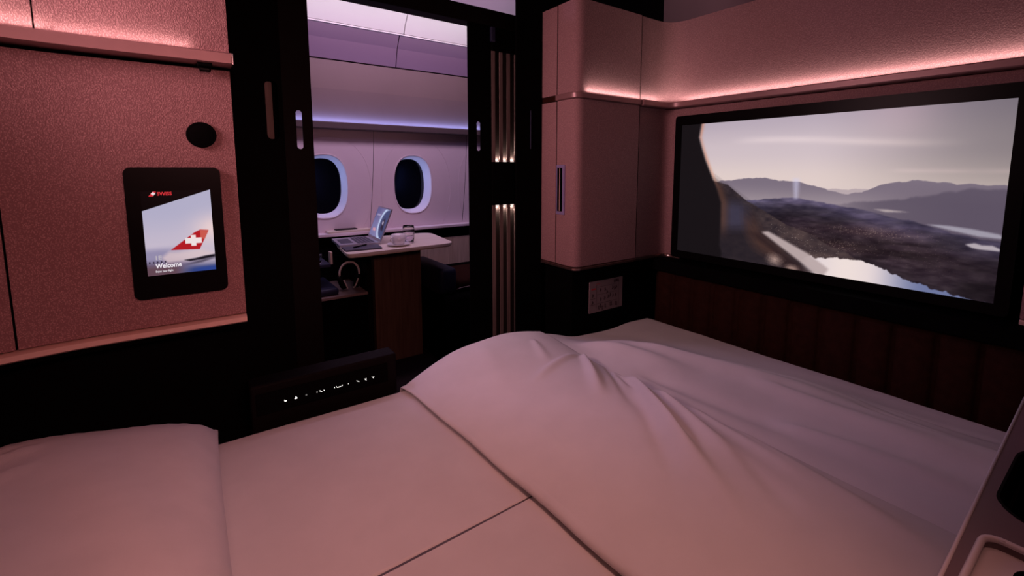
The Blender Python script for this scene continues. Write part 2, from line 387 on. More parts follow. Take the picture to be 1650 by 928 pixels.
# ---- door wall
DY = 1.50
def stadium(cx, cz, w, h): return orect(cx, cz, w, h, w/2*0.98, 8)
d1 = sempty('door_1', (0.2, DY, 0), 'black sliding door leaf on the left with a slot grip', 'door')
obj('door_leaf', plate(BM(), [(-0.6, 0), (0.232, 0), (0.232, 2.05), (-0.6, 2.05)], [stadium(0.2045, 1.3465, 0.031, 0.163)], DY-0.02, DY+0.012), M['black'], d1)
obj('grip_backing', box(BM(), 0.175, 0.229, DY+0.0125, DY+0.016, 1.25, 1.44), M['gap'], d1)
gm = BM(); box(gm, 0.186, 0.2085, DY-0.008, DY+0.0125, 1.267, 1.426, 0.003)
obj('grip', gm, M['slat'], d1)['label'] = 'light wood grip set in the slot'
d2 = sempty('door_2', (0.27, DY, 0), 'dark brown sliding door leaf beside the opening', 'door')
obj('door_leaf', plate(BM(), [(0.235, 0), (0.312, 0), (0.312, 2.05), (0.235, 2.05)], [stadium(0.2755, 1.2975, 0.0170, 0.112)], DY-0.001, DY+0.004), M['brown'], d2)
d3 = sempty('door_3', (0.87, DY, 0), 'black sliding door leaf on the right of the opening', 'door')
obj('door_leaf', plate(BM(), [(0.8385, 0), (0.936, 0), (0.936, 1.70), (0.8385, 1.70)], [stadium(0.8808, 1.3035, 0.0170, 0.108)], DY-0.001, DY+0.004), M['black'], d3)
obj('door_reflection_block', box(BM(), 0.927, 0.945, DY-0.02, DY-0.006, 1.645, 1.698, 0.003), M['navy'], d3)  # small block standing in for a bluish reflection beside the header
hd = BM(); box(hd, 0.232, 1.09, DY-0.02, DY+0.04, 1.698, 1.755, 0.003)
struct(obj('trim_1', hd, M['brown']), 'dark brown door header beam over the opening', 'beam')
# slatted panel
sp = thing('slatted_panel', (1.0, DY, 0), 'black panel with four copper slats and small spotlights beside the door', 'panel')
bmk = BM(); box(bmk, 0.936, 1.10, DY+0.002, DY+0.02, 0, 1.70)
obj('back_panel', bmk, M['groove'], sp)
pf = BM()
plate(pf, [(0.936, 0), (1.10, 0), (1.10, 1.70), (0.936, 1.70)], [[(0.9420, 1.209), (1.055, 1.209), (1.055, 1.614), (0.9420, 1.614)], [(0.9420, 0.42), (1.055, 0.42), (1.055, 1.046), (0.9420, 1.046)]], DY-0.012, DY-0.001)
obj('face_plate', pf, M['black'], sp)
for z0, z1 in ((1.209, 1.614), (0.42, 1.046)):
    for xs in (0.9380, 0.9715, 1.0055, 1.0395):
        b_ = BM(); box(b_, xs-0.0075, xs+0.0075, DY-0.0135, DY-0.0105, z0+0.0005, z1-0.0005, 0.0006)
        obj('slat', b_, M['slat'], sp)
for z, s in ((1.2115, 1), (1.0435, -1)):
    for xs in (0.9610, 0.9952, 1.0294):
        b_ = BM(); box(b_, xs-0.006, xs+0.006, DY-0.004, DY+0.002, z-0.0015, z+0.0015)
        obj('spotlight', b_, M['led'], sp)
        l = area('slat_spotlight', (xs, DY-0.0035, z + 0.003*s), (0, 0.2, s), 0.010, 0.004, 0.10, (1, 0.78, 0.7))
# post and tall partition
struct(obj('trim_2', box(BM(), 1.0085, 1.13, 1.44, 1.446, 0, 2.42), M['black']), 'tall black door post beside the pink cabinet', 'post')
obj2 = BM(); box(obj2, 1.073, 1.077, 1.436, 1.441, 1.26, 1.405, 0.0015)
pl = obj('post_grip', obj2, M['navy']); tag(pl, 'thin dark blue vertical grip strip on the tall black post', 'grip')
struct(obj('wall_partition', box(BM(), 1.09, 1.94, 1.51, 1.55, 0, 2.42), M['black']), 'tall black partition behind the pink cabinet', 'wall')
struct(obj('wall_far', box(BM(), 1.94, 3.4, 1.6, 1.64, 1.2, 2.42), M['darkceil']), 'dim mauve cabin wall beyond the screen partition', 'wall')

# ---- right wall with the screen
RP = fillet([(1.655, -0.9), (1.655, 1.245), (1.468, 1.245)], 0.085)
RL = fillet([(1.672, -0.9), (1.672, 1.255), (1.472, 1.255)], 0.07)
wr = sempty('wall_right', (1.68, 0.3, 0), 'pink woven fabric partition around the big screen', 'wall')
auto(obj('upper_fabric_panel', sweep(BM(), RP, [(-0.04, 1.452), (0, 1.452), (0, 1.775), (-0.04, 1.775)]), M['fabric_fine'], wr))
RLa = fillet([(1.672, 1.17), (1.672, 1.255), (1.472, 1.255)], 0.05)
auto(obj('corner_fabric_panel', sweep(BM(), RLa, [(-0.03, 0.818), (0, 0.818), (0, 1.432), (-0.03, 1.432)]), M['fabric_fine'], wr))
obj('top_fabric_band', box(BM(), 1.672, 1.70, -0.9, 1.17, 1.38, 1.432), M['fabric_fine'], wr)
obj('near_fabric_panel', box(BM(), 1.655, 1.70, -0.9, 0.172, 0.818, 1.43), M['fabric_fine'], wr)
obj('wall_core', box(BM(), 1.70, 1.73, -0.9, 1.30, 0.0, 1.77), M['gap'], wr)
auto(obj('bottom_trim', sweep(BM(), RLa, [(-0.04, 0.803), (0.004, 0.803), (0.007, 0.806), (0.007, 0.814), (0.004, 0.818), (-0.04, 0.818)]), M['darktrim'], wr), 40)
obj('near_bottom_trim', box(BM(), 1.648, 1.70, -0.9, 0.172, 0.803, 0.816, 0.002), M['trim'], wr)
rail_r = thing('light_rail', (1.64, 0.3, 1.44), 'long rose light rail glowing above the big screen', 'light rail', 'light rails')
RPr = [p.copy() for p in RP]; RPr[-1] = V2(1.470, 1.245)
auto(obj('rail_profile', sweep(BM(), RPr, [(-0.03, 1.434), (0.020, 1.434), (0.023, 1.437), (0.023, 1.4535), (0.020, 1.4565), (0.0, 1.4565), (-0.03, 1.4565)]), M['rail'], rail_r), 40)

# dark lower wall under cabinet, quilted panel
lw = struct(obj('wall_low_end', box(BM(), 1.16, 1.70, 1.283, 1.50, 0, 0.80), M['black']), 'dark lower wall under the pink cabinet', 'wall')
struct(obj('trim_3', box(BM(), 1.60, 1.70, -0.9, 1.283, 0.752, 0.803, 0.004), M['black']), 'black ledge under the big screen', 'ledge')
q = BM()
seams = [1.266, 1.173, 1.08, 0.992, 0.890, 0.791, 0.699, 0.605, 0.502, 0.412, 0.314, 0.225, 0.13, 0.035, -0.06, -0.155, -0.25]
rings = []
for a, b in zip(seams, seams[1:]):
    for k in range(12):
        t = k/12; yy = a + (b-a)*t; d = 0.024*(math.sin(math.pi*t)**0.32) if 0 < t < 1 else 0
        rings.append([(1.655, yy, 0.40), (1.648-d*0.9, yy, 0.42), (1.645-d, yy, 0.50), (1.645-d, yy, 0.72), (1.65-d*0.8, yy, 0.745), (1.66, yy, 0.752)])
loft(q, rings, False)
qp = obj('quilted_panel', q, M['quilt'], None, True); tag(qp, 'dark brown leather backrest panel with vertical quilted channels under the screen', 'quilted panel')

# ================================================================== CABINET
cb = thing('wall_cabinet', (1.3, 1.35, 0.8), 'pink fabric covered wall cabinet with a slim upright handle and light rail', 'cabinet')
def cab_part(y_in=0):
    return fillet([(1.464, 1.240+y_in), (1.132+y_in, 1.240+y_in), (1.132+y_in, 1.3490)], 0.036)
def closed_prism(bm, path, z0, z1, back):
    pts = [(p.x, p.y) for p in path] + back
    return plate(bm, pts, [], z0, z1, 'xy')
cp = cab_part(); bk = [(1.16, 1.3490), (1.16, 1.27), (1.464, 1.27)]
obj('carcass', box(BM(), 1.15, 1.462, 1.262, 1.50, 0.808, 1.77), M['gap'], cb)
obj('seam_shade_filler', box(BM(), 1.1330, 1.17, 1.3490, 1.3540, 0.822, 1.434), M['gap'], cb)  # black fillers put in as the shade inside the seams
obj('seam_shade_filler', box(BM(), 1.1330, 1.17, 1.3490, 1.3540, 1.457, 1.775), M['gap'], cb)
obj('seam_shade_filler', box(BM(), 1.462, 1.469, 1.2415, 1.27, 0.822, 1.775), M['gap'], cb)
dr = obj('door', closed_prism(BM(), cp, 0.822, 1.434, bk), M['fabric_fine'], cb)
auto(dr)
auto(obj('upper_panel', closed_prism(BM(), cp, 1.4565, 1.775, bk), M['fabric_fine'], cb))
obj('side_panel', box(BM(), 1.132, 1.16, 1.3540, 1.478, 0.822, 1.434, 0.002), M['fabric_fine'], cb)
obj('upper_side_panel', box(BM(), 1.132, 1.16, 1.3540, 1.478, 1.4565, 1.775, 0.002), M['fabric_fine'], cb)
cr_ = cab_part(-0.006)
auto(obj('rail', sweep(BM(), [p for p in fillet([(1.466, 1.240), (1.132, 1.240), (1.132, 1.3500)], 0.036)], [(-0.03, 1.4355), (0.006, 1.4355), (0.009, 1.438), (0.009, 1.454), (0.006, 1.4565), (-0.03, 1.4565)]), M['rail'], cb), 40)
obj('rear_rail', box(BM(), 1.1335, 1.16, 1.3535, 1.478, 1.4365, 1.4555, 0.001), M['quilt'], cb)['label'] = 'dark rear piece of the rail'
tr = obj('bottom_trim', sweep(BM(), fillet([(1.466, 1.240), (1.132, 1.240), (1.132, 1.478)], 0.036), [(-0.03, 0.806), (-0.002, 0.806), (0.003, 0.809), (0.003, 0.816), (-0.002, 0.8195), (-0.03, 0.8195)]), M['darktrim'], cb)
auto(tr, 40)
hf = BM(); plate(hf, orect(1.3225, 1.106, 0.047, 0.186, 0.004, 4), [orect(1.3265, 1.106, 0.030, 0.164, 0.002, 3)], 1.1275, 1.1335, 'yz')
hfo = obj('handle', hf, M['violet'], cb); hfo['label'] = 'slim upright metal handle'
obj('handle_recess', box(BM(), 1.1300, 1.1325, 1.312, 1.341, 1.025, 1.187), M['gap'], hfo)
obj('handle_bar', box(BM(), 1.1285, 1.1300, 1.3268, 1.3295, 1.026, 1.186), M['trim'], hfo)

# ================================================================== TELEVISION
tv = thing('television', (1.66, 0.7, 0.8), 'large wide television showing mountains and a lake', 'television')
tf = BM(); plate(tf, orect(0.698, 1.107, 1.012, 0.585, 0.012, 5), [[(0.2205, 0.8445), (1.1745, 0.8445), (1.1745, 1.3615), (0.2205, 1.3615)]], 1.650, 1.668, 'yz')
obj('frame', tf, M['gloss'], tv)
obj('backing', box(BM(), 1.660, 1.669, 0.20, 1.195, 0.82, 1.39), M['gap'], tv)
def srgb(c):
    c = np.asarray(c, float)/255; return np.where(c <= 0.04045, c/12.92, ((c+0.055)/1.055)**2.4)
def picture(name, w, h, fn, P, m, parent):
    """a screen: w x h cells with one colour per cell, P(u,v) gives the place"""
    us = np.linspace(0, 1, w); vs = np.linspace(0, 1, h); U, Vv = np.meshgrid(us, vs)
    col = fn(U, Vv)
    verts = [P(u, v) for v in vs for u in us]
    faces = [(j*w+i, j*w+i+1, (j+1)*w+i+1, (j+1)*w+i) for j in range(h-1) for i in range(w-1)]
    me = bpy.data.meshes.new(name); me.from_pydata(verts, [], faces); me.materials.append(m)
    at = me.color_attributes.new('picture', 'FLOAT_COLOR', 'POINT')
    buf = np.ones((w*h, 4), np.float32); buf[:, :3] = srgb(col.reshape(-1, 3)); at.data.foreach_set('color', buf.ravel())
    o = bpy.data.objects.new(name, me); COL.objects.link(o); o.parent = parent; o.matrix_parent_inverse = Matrix.Translation(-parent.location)
    return o
rng = np.random.default_rng(7)
def noise2(U, V, fx, fy, seed=0, octv=4):
    r = np.random.default_rng(seed); out = np.zeros_like(U); amp = 1.0; tot = 0
    for o in range(octv):
        gx, gy = int(fx*2**o)+3, int(fy*2**o)+3; g = r.random((gy, gx))
        x = np.clip(U, 0, 1)*(gx-2); y = np.clip(V, 0, 1)*(gy-2); i = x.astype(int); j = y.astype(int); a = x-i; b = y-j
        a = a*a*(3-2*a); b = b*b*(3-2*b)
        out += amp*(g[j, i]*(1-a)*(1-b)+g[j, i+1]*a*(1-b)+g[j+1, i]*(1-a)*b+g[j+1, i+1]*a*b); tot += amp; amp *= 0.5
    return out/tot
def sm(x, a, b):
    t = np.clip((x-a)/(b-a), 0, 1); return t*t*(3-2*t)
def inpoly(U, V, poly):
    res = np.zeros(U.shape, bool); n = len(poly)
    for i in range(n):
        x0, y0 = poly[i]; x1, y1 = poly[(i+1) % n]
        if y0 == y1: continue
        c_ = ((y0 > V) != (y1 > V)) & (U < (x1-x0)*(V-y0)/(y1-y0)+x0); res ^= c_
    return res
def softpoly(U, V, poly, r):
    s = np.zeros(U.shape)
    for k in range(14):
        a = 2.4*k; rr = r*math.sqrt((k+0.5)/14); s += inpoly(U+rr*math.cos(a), V+rr*math.sin(a)*1.8, poly)
    return s/14
def line(pts): xs = [p[0] for p in pts]; ys = [p[1] for p in pts]; return lambda U: np.interp(U, xs, ys)
def landscape(U, V):
    def C(*c): return np.array(c, float)
    def mix(img, c, m): return img*(1-m[..., None]) + np.asarray(c)*m[..., None]
    img = np.zeros(U.shape+(3,))
    # sky
    top, mid, hor = C(172, 158, 172), C(198, 182, 188), C(214, 196, 192)
    t = sm(V, 0.55, 1.0)
    img[:] = hor; img = mix(img, mid, sm(V, 0.58, 0.8)); img = mix(img, top, sm(V, 0.78, 1.05))
    img *= (1 - 0.34*sm(U, 0.5, 1.05)*sm(V, 0.3, 0.8) - 0.10*sm(0.45-U, 0, 0.4)*0)[..., None]
    cl = np.exp(-((V-0.83-0.03*np.sin(U*5))/0.022)**2)*sm(U, 0.2, 0.35)*(1-sm(U, 0.75, 0.95))*(0.4+0.8*noise2(U, V, 5, 14, 3))
    img += cl[..., None]*C(22, 20, 16)
    cl = np.exp(-((V-0.655)/0.012)**2)*sm(U, 0.72, 0.8)*noise2(U, V, 8, 20, 5); img += cl[..., None]*C(20, 15, 15)
    jag = (noise2(U, V*0, 40, 1, 11)-0.5)*0.018
    # far ridges
    A = line([(0,.55),(.17,.566),(.265,.589),(.348,.607),(.417,.586),(.481,.581),(.542,.558),(.592,.529),(.632,.516),(.676,.527),(.723,.577),(.769,.598),(.831,.608),(.89,.594),(.945,.590),(1,.593)])
    far = line([(0,.5),(.5,.545),(.6,.545),(.75,.55),(1,.5)])
    m = sm(far(U)+jag-V, 0, 0.008); img = mix(img, C(176, 160, 164), m)
    m = sm(A(U)+jag-V, 0, 0.006); shade = mix(np.zeros(img.shape)+C(118, 106, 120), C(152, 138, 145), sm(0.58-V, 0.0, 0.18)); shade = mix(shade, C(104, 92, 106), sm(U, 0.62, 0.95)*sm(0.62-V, 0, .15))
    img = img*(1-m[..., None]) + shade*m[..., None]
    Cc = line([(0,.3),(.55,.42),(.632,.468),(.72,.49),(.80,.515),(.87,.55),(.93,.575),(1,.58)])
    m = sm(Cc(U)+jag-V, 0, 0.02)*sm(U, .5, .75); img = mix(img, C(84, 74, 90), m*0.75)
    Bm = line([(0,.38),(.2,.41),(.302,.445),(.393,.464),(.467,.48),(.52,.472),(.587,.454),(.65,.437),(.709,.422),(.758,.398),(.81,.385),(.848,.37),(.902,.338),(.957,.322),(1,.317)])
    m = sm(Bm(U)+jag*0.7-V, 0, 0.012)
    low = C(74, 66, 88) + (C(40, 31, 39)-C(74, 66, 88))*sm(Bm(U)-V, 0, 0.16)[..., None]
    n1 = noise2(U, V, 30, 50, 21, 4)
    low = low + ((n1-0.5)*40)[..., None]*C(1, .9, .85)
    low = low + (sm(0.5-U, 0, .3)*sm(V, .1, .5)*10)[..., None]*C(.8, .9, 1.2)
    n3 = noise2(U, V, 9, 26, 55, 4); low = low*(0.80+0.40*sm(n3, .3, .7))[..., None]; low = low*(1-0.2*sm(U, 0.75, 1.0))[..., None]
    img = img*(1-m[..., None]) + low*m[..., None]
    # lakes between the hills
    for poly, cc, r in (([(.842,.368),(.889,.37),(.945,.361),(.997,.345),(1.01,.323),(.957,.326),(.901,.345)], (152,146,160), .004),
                     ([(.71,.433),(.749,.434),(.799,.427),(.743,.419)], (168,154,156), .004),
                     ([(.93,.281),(.95,.292),(.965,.284),(.985,.288),(1.0,.273),(1.0,.262),(.96,.262),(.945,.266)], (170,160,168), .003)):
        img = mix(img, C(*cc), softpoly(U, V, poly, r))
    # towns: speckles of light
    sp_ = rng.random(U.shape); band = np.exp(-(((U-.70)/.13)**2+((V-.30)/.035)**2)) + np.exp(-(((U-.62)/.1)**2+((V-.19)/.05)**2)) + 0.8*np.exp(-(((U-.5)/.06)**2+((V-.25)/.04)**2)) + .4*np.exp(-(((U-.83)/.12)**2+((V-.2)/.12)**2))
    sp_ = (sp_ + np.roll(sp_, 1, 1))/2
    m = ((sp_ > 0.93 - 0.14*band) & (band > 0.12)).astype(float)*np.clip(band, 0, 1)
    img = mix(img, C(176, 150, 140), m*0.45); img = mix(img, C(150, 90, 60), np.clip(band, 0, 1)*0.10)
    # left slope, dark with warm specks
    S = line([(.1,.60),(.158,.575),(.222,.549),(.302,.44),(.376,.374),(.455,.296),(.528,.258),(.597,.189),(.645,.168),(.70,.1),(.75,-.1)])
    m = sm(S(U)-V, 0, 0.01)*(U < .72); n2 = noise2(U, V, 40, 40, 31)
    sl = C(52, 42, 46) + ((n2-0.5)*40)[..., None]*C(1.1, .9, .7) + (sm(U, .35, .5)*12)[..., None]*C(1.2, .9, .7)
    img = img*(1-m[..., None]) + sl*m[..., None]
    m = ((sp_ > .90) & (S(U)-V > 0.02) & (U > .4) & (U < .7)).astype(float); img = mix(img, C(160, 140, 135), m*.55)
    # lake at the bottom
    jl = (noise2(U, V*0, 60, 1, 41)-.5)*.03
    L = line([(.45,.02),(.5,.07),(.534,.103),(.6,.114),(.677,.128),(.721,.11),(.771,.079),(.825,.045),(.887,.025),(.944,.006),(1,-.01)])
    m = sm(L(U)+jl-V, 0, .008)*sm(U, .5, .54)
    lk = mix(np.zeros(img.shape)+C(214, 200, 204), C(104, 112, 150), sm(U, .70, .86)); lk = mix(lk, C(228, 212, 208), np.exp(-((U-.65)/.07)**2))
    img = img*(1-m[..., None]) + lk*m[..., None]
    # blurred aircraft shapes in the foreground; last streak is a painted screen reflection
    img = mix(img, C(34, 28, 34), softpoly(U, V, [(.14,.60),(.20,.53),(.26,.46),(.31,.40),(.36,.25),(.41,.20),(.47,.1),(.56,-.02),(.1,-.02)], .03)*.80)
    img = mix(img, C(70, 66, 90), softpoly(U, V, [(.215,.42),(.30,.41),(.31,.24),(.22,.22)], .03)*.6)
    img = mix(img, C(96, 62, 50), softpoly(U, V, [(.30,.36),(.34,.30),(.37,.20),(.42,.15),(.47,.04),(.42,.05),(.35,.1),(.315,.2)], .03)*.55)
    img = mix(img, C(44, 30, 32), softpoly(U, V, [(.31,.22),(.36,.21),(.46,.085),(.56,0),(.50,-.04),(.45,.01),(.415,.10)], .012)*.8)
    img = mix(img, C(178, 160, 160), softpoly(U, V, [(.366,.226),(.391,.236),(.533,.120),(.600,.040),(.585,-.01),(.559,.0)], .006)*.95)
    img = mix(img, C(190, 160, 150), softpoly(U, V, [(.405,.075),(.43,.07),(.447,.035),(.43,.012),(.40,.03)], .02)*.9)
    img = mix(img, C(170, 140, 130), softpoly(U, V, [(.47,.025),(.50,.02),(.505,-.01),(.46,-.01)], .012)*.9)
    img = mix(img, C(200, 196, 224), softpoly(U, V, [(.466,.60),(.488,.60),(.486,.47),(.476,.46)], .008)*.55)
    # silhouette on the left with a warm rim
    s = line([(-.1,.22),(.048,.212),(.087,.204),(.249,.203),(.409,.200),(.507,.180),(.595,.157),(.726,.123),(.827,.102),(.899,.089),(1.01,.098)])
    edge = s(V)
    img = mix(img, C(196, 128, 100), np.exp(-((U-edge-.002)/.008)**2)*sm(V, .5, .62)*(.35+.45*noise2(U, V, 3, 5, 91)))
    img = mix(img, C(110, 70, 52), np.exp(-((U-edge-.008)/.02)**2)*(1-sm(V, .5, .6))*sm(V, .1, .3)*.45)
    img = mix(img, C(21, 17, 20), 1-sm(U-edge, -.012, .004))
    return np.clip(img, 0, 255)
picture('screen', 620, 340, landscape, lambda u, v: (1.6535, 1.1745-0.954*u, 0.8445+0.517*v), M['screen'], tv)

# ================================================================== TOUCH TABLET on the left wall
tb = thing('touch_panel', (-0.02, 1.30, 0.89), 'black upright touch panel on the left wall showing an airliner tail', 'touch panel')
TY = 1.302
tbm = BM(); plate(tbm, orect(-0.0238, 1.0415, 0.1735, 0.292, 0.014, 6), [], TY, TY+0.014)
obj('housing', tbm, M['gloss'], tb)
TX0, TX1, TZ0, TZ1 = -0.0845, 0.0410, 0.9475, 1.1365
def tablet_pic(U, V):
    def C(*c): return np.array(c, float)
    def mix(img, c, m): return img*(1-m[..., None]) + np.asarray(c)*m[..., None]
    img = np.zeros(U.shape+(3,))+C(176, 172, 198)
    img = mix(img, C(196, 184, 202), sm(1-V, .2, .7))
    img = mix(img, C(232, 205, 205), np.exp(-(((U-1.05)/.33)**2+((V-.52)/.17)**2)))
    img = mix(img, C(146, 138, 170), sm(.36-V, 0, .1)*(1-sm(U, .2, .8)))
    img = mix(img, C(110, 98, 128), sm(.21-V, 0, .1)*(1-sm(U, .3, .9)*.7))
    img = mix(img, C(216, 192, 196), softpoly(U, V, [(.2,.2),(.33,.27),(.45,.26),(.8,.27),(1,.22),(1,.19),(.6,.14),(.3,.13)], .02)*.8)
    img = mix(img, C(52, 62, 112), sm(.13-V, 0, .12)*sm(U, .35, .7)); img = mix(img, C(92, 58, 62), sm(.16-V, 0, .1)*(1-sm(U, .35, .6))*.7)
    img = mix(img, C(44, 66, 140), sm(.075-V, 0, .05)*sm(U, .55, .8))
    img = mix(img, C(22, 18, 28), softpoly(U, V, [(.52,.155),(.62,.135),(.8,.145),(1,.165),(1,.195),(.85,.185),(.7,.165)], .006))
    img = mix(img, C(30, 24, 40), softpoly(U, V, [(.5,.09),(.8,.11),(1,.15),(1,.165),(.75,.13)], .01)*.7)
    for k in range(5): img = mix(img, C(36, 28, 46), softpoly(U, V, [(.03+.055*k,.145),(.05+.055*k,.145),(.05+.055*k,.165),(.03+.055*k,.165)], .004))
    # tail with white cross
    tail = [(.352,.288),(.775,.272),(.93,.50),(.80,.512),(.72,.485)]
    img = mix(img, C(176, 26, 34), softpoly(U, V, tail, .004))
    img = mix(img, C(206, 104, 88), softpoly(U, V, [(.80,.40),(.86,.39),(.93,.50),(.80,.512)], .01)*.8)
    for poly in ([(.655,.320),(.73,.318),(.73,.452),(.655,.454)], [(.57,.352),(.815,.348),(.815,.416),(.57,.420)]):
        img = mix(img, C(236, 222, 222), softpoly(U, V, poly, .003))
    # black diagonal header
    d = V - (.765 + .235*U)
    img = mix(img, C(2, 1, 2), sm(d, 0, .004))
    return np.clip(img, 0, 255)
ts = picture('display', 200, 300, tablet_pic, lambda u, v: (TX0+(TX1-TX0)*u, TY-0.0006, TZ0+(TZ1-TZ0)*v), M['tscreen'], tb)
def text(name, s, size, x, z, y, m, parent, width=None, bold=0.0):
    cu = bpy.data.curves.new(name, 'FONT'); cu.body = s; cu.size = size; cu.offset = bold; cu.resolution_u = 3
    t = bpy.data.objects.new(name, cu); COL.objects.link(t); bpy.context.view_layer.update()
    me = bpy.data.meshes.new_from_object(t.evaluated_get(bpy.context.evaluated_depsgraph_get()))
    bpy.data.objects.remove(t)
    xs = [v.co.x for v in me.vertices]; w0 = max(xs)-min(xs); f = (width/w0) if width else 1; mn = min(xs)
    for v in me.vertices: v.co = Vector((x + (v.co.x-mn)*f, y, z + v.co.y))
    me.materials.clear(); me.materials.append(m)
    o = bpy.data.objects.new(name, me); COL.objects.link(o); o.parent = parent
    o.matrix_parent_inverse = Matrix.Translation(-parent.location)
    return o
UX = lambda u: TX0+(TX1-TX0)*u
VZ = lambda v: TZ0+(TZ1-TZ0)*v
text('logo_lettering', 'SWISS', 0.0105, UX(.225), VZ(.945), TY-0.0012, M['red'], tb, 0.026, 0.0003)['label'] = 'red airline lettering'
lg = BM(); plate(lg, [(UX(.105), VZ(.935)), (UX(.17), VZ(.935)), (UX(.215), VZ(.99)), (UX(.165), VZ(.99))], [], TY-0.0012, TY-0.0008)
obj('logo_fin', lg, M['red'], tb)
lg = BM(); cx_, cz_ = UX(.173), VZ(.965)
plate(lg, [(cx_+a*0.0012, cz_+b*0.0012) for a, b in [(-1,-3),(1,-3),(1,-1),(3,-1),(3,1),(1,1),(1,3),(-1,3),(-1,1),(-3,1),(-3,-1),(-1,-1)]], [], TY-0.0015, TY-0.0012)
obj('logo_cross', lg, M['textw'], tb)
text('seat_number', '1E', 0.013, UX(.13), VZ(.185), TY-0.0012, M['textg'], tb, None, 0.0003)
text('welcome_text', 'Welcome', 0.0145, UX(.115), VZ(.085), TY-0.0012, M['textw'], tb, 0.047, 0.0004)
text('greeting_text', 'Enjoy your flight', 0.0062, UX(.115), VZ(.035), TY-0.0012, M['textw'], tb, 0.031, 0.0001)
sk = thing('wall_speaker', (0.033, 1.31, 1.262), 'round black recessed disc on the pink wall above the touch panel', 'speaker')
auto(obj('bezel', lathe_y(BM(), [(0.029, 0.006), (0.029, -0.004), (0.027, -0.006), (0.024, -0.006)], (0.033, 1.314, 1.262)), M['black'], sk))
auto(obj('mesh', lathe_y(BM(), [(0.023, 0.0), (0.023, -0.0065), (0.015, -0.0078), (0.002, -0.0082)], (0.033, 1.314, 1.262)), M['black'], sk))
hk = thing('coat_hook', (0.048, 1.30, 1.41), 'small black hook under the end of the left light rail', 'hook')
obj('mount', box(BM(), 0.0345, 0.0625, 1.280, 1.316, 1.4125, 1.4205, 0.002), M['black'], hk)
obj('hook_body', box(BM(), 0.038, 0.060, 1.292, 1.302, 1.403, 1.4125, 0.003), M['gloss'], hk)

# ================================================================== ARMREST CONTROL BOX beside the bed
ab = thing('armrest_box', (0.1, 1.31, 0), 'low dark armrest console beside the bed with glowing control icons', 'armrest')
bmx = BM(); box(bmx, 0.088, 0.458, 1.262, 1.325, 0.0, 0.652, 0.006, 3)
obj('body', bmx, M['brown'], ab)
obj('control_strip', box(BM(), 0.10, 0.430, 1.2592, 1.262, 0.575, 0.630, 0.001), M['black'], ab)['label'] = 'black control strip'
IY = 1.2585
def px(bm, polys):
    for p in polys: plate(bm, p, [], IY, IY+0.0007)
    return bm
def icon(x, z, s, polys, m='icon', name='control_icon'):
    b_ = BM(); px(b_, [[(x+a*s, z+b*s) for a, b in p] for p in polys]); return obj(name, b_, M[m], ab)
def disc(cx, cy, r, n=12): return [(cx+r*math.cos(2*math.pi*i/n), cy+r*math.sin(2*math.pi*i/n)) for i in range(n)]
def seg(x0, y0, x1, y1, w=.35):
    d = Vector((x1-x0, y1-y0)).normalized(); n = Vector((-d.y, d.x))*w/2
    return [(x0+n.x, y0+n.y), (x0-n.x, y0-n.y), (x1-n.x, y1-n.y), (x1+n.x, y1+n.y)]
s_ = 0.0029
def zi(x): return 0.5985
moon = [(-.6, 1), (-.9, .3), (-.8, -.5), (-.2, -1), (.6, -.9), (1.1, -.3), (.3, -.3), (-.25, 0), (-.4, .5)]
icon(0.1645, zi(0), s_, [moon])
icon(0.189, zi(0), s_, [disc(0, .6, .55), disc(-.65, -.5, .55), disc(.55, -.5, .6)])
icon(0.2135, zi(0), s_, [disc(0, 0, .8)], 'dimicon')
brL = [seg(.2, 1, -.25, 0, .3), seg(-.25, 0, .2, -1, .3)]; brR = [seg(-.2, 1, .25, 0, .3), seg(.25, 0, -.2, -1, .3)]
def sh(ps, dx): return [[(a+dx, b) for a, b in p] for p in ps]
icon(0.2485, zi(0), s_, sh([seg(0,.5,-.2,-.5,.4)], -3) + sh([seg(-.2,.5,0,-.5,.4)], 3) + [seg(-1.3, .8, 1.3, -.8), seg(-.3, .9, -.1, .1)])
icon(0.2935, zi(0), s_, sh([seg(0,.5,-.3,-.5,.4)], -3.3) + sh([seg(0,.6,-.2,-.5,.5)], 3.5) + [seg(-2, .9, -1.3, -.4), seg(-1.3, -.5, 0, -.8), seg(0, -.6, 2.2, -.6, .6)])
icon(0.3195, zi(0), s_, [disc(0, 0, .3)])
icon(0.3450, zi(0), s_, [seg(-1.1, .9, 0, 0), seg(0, .1, 1.3, -.6)])
icon(0.3660, zi(0), s_, [seg(-1, .7, 0, 0), seg(0, 0, .9, 1), seg(-.3, 0, .9, -1.1, .5)])
icon(0.3870, zi(0), s_, [seg(-.9, .9, 0, -.3), seg(0, -.4, 1.1, .8), seg(0, -.2, .8, -.9)])

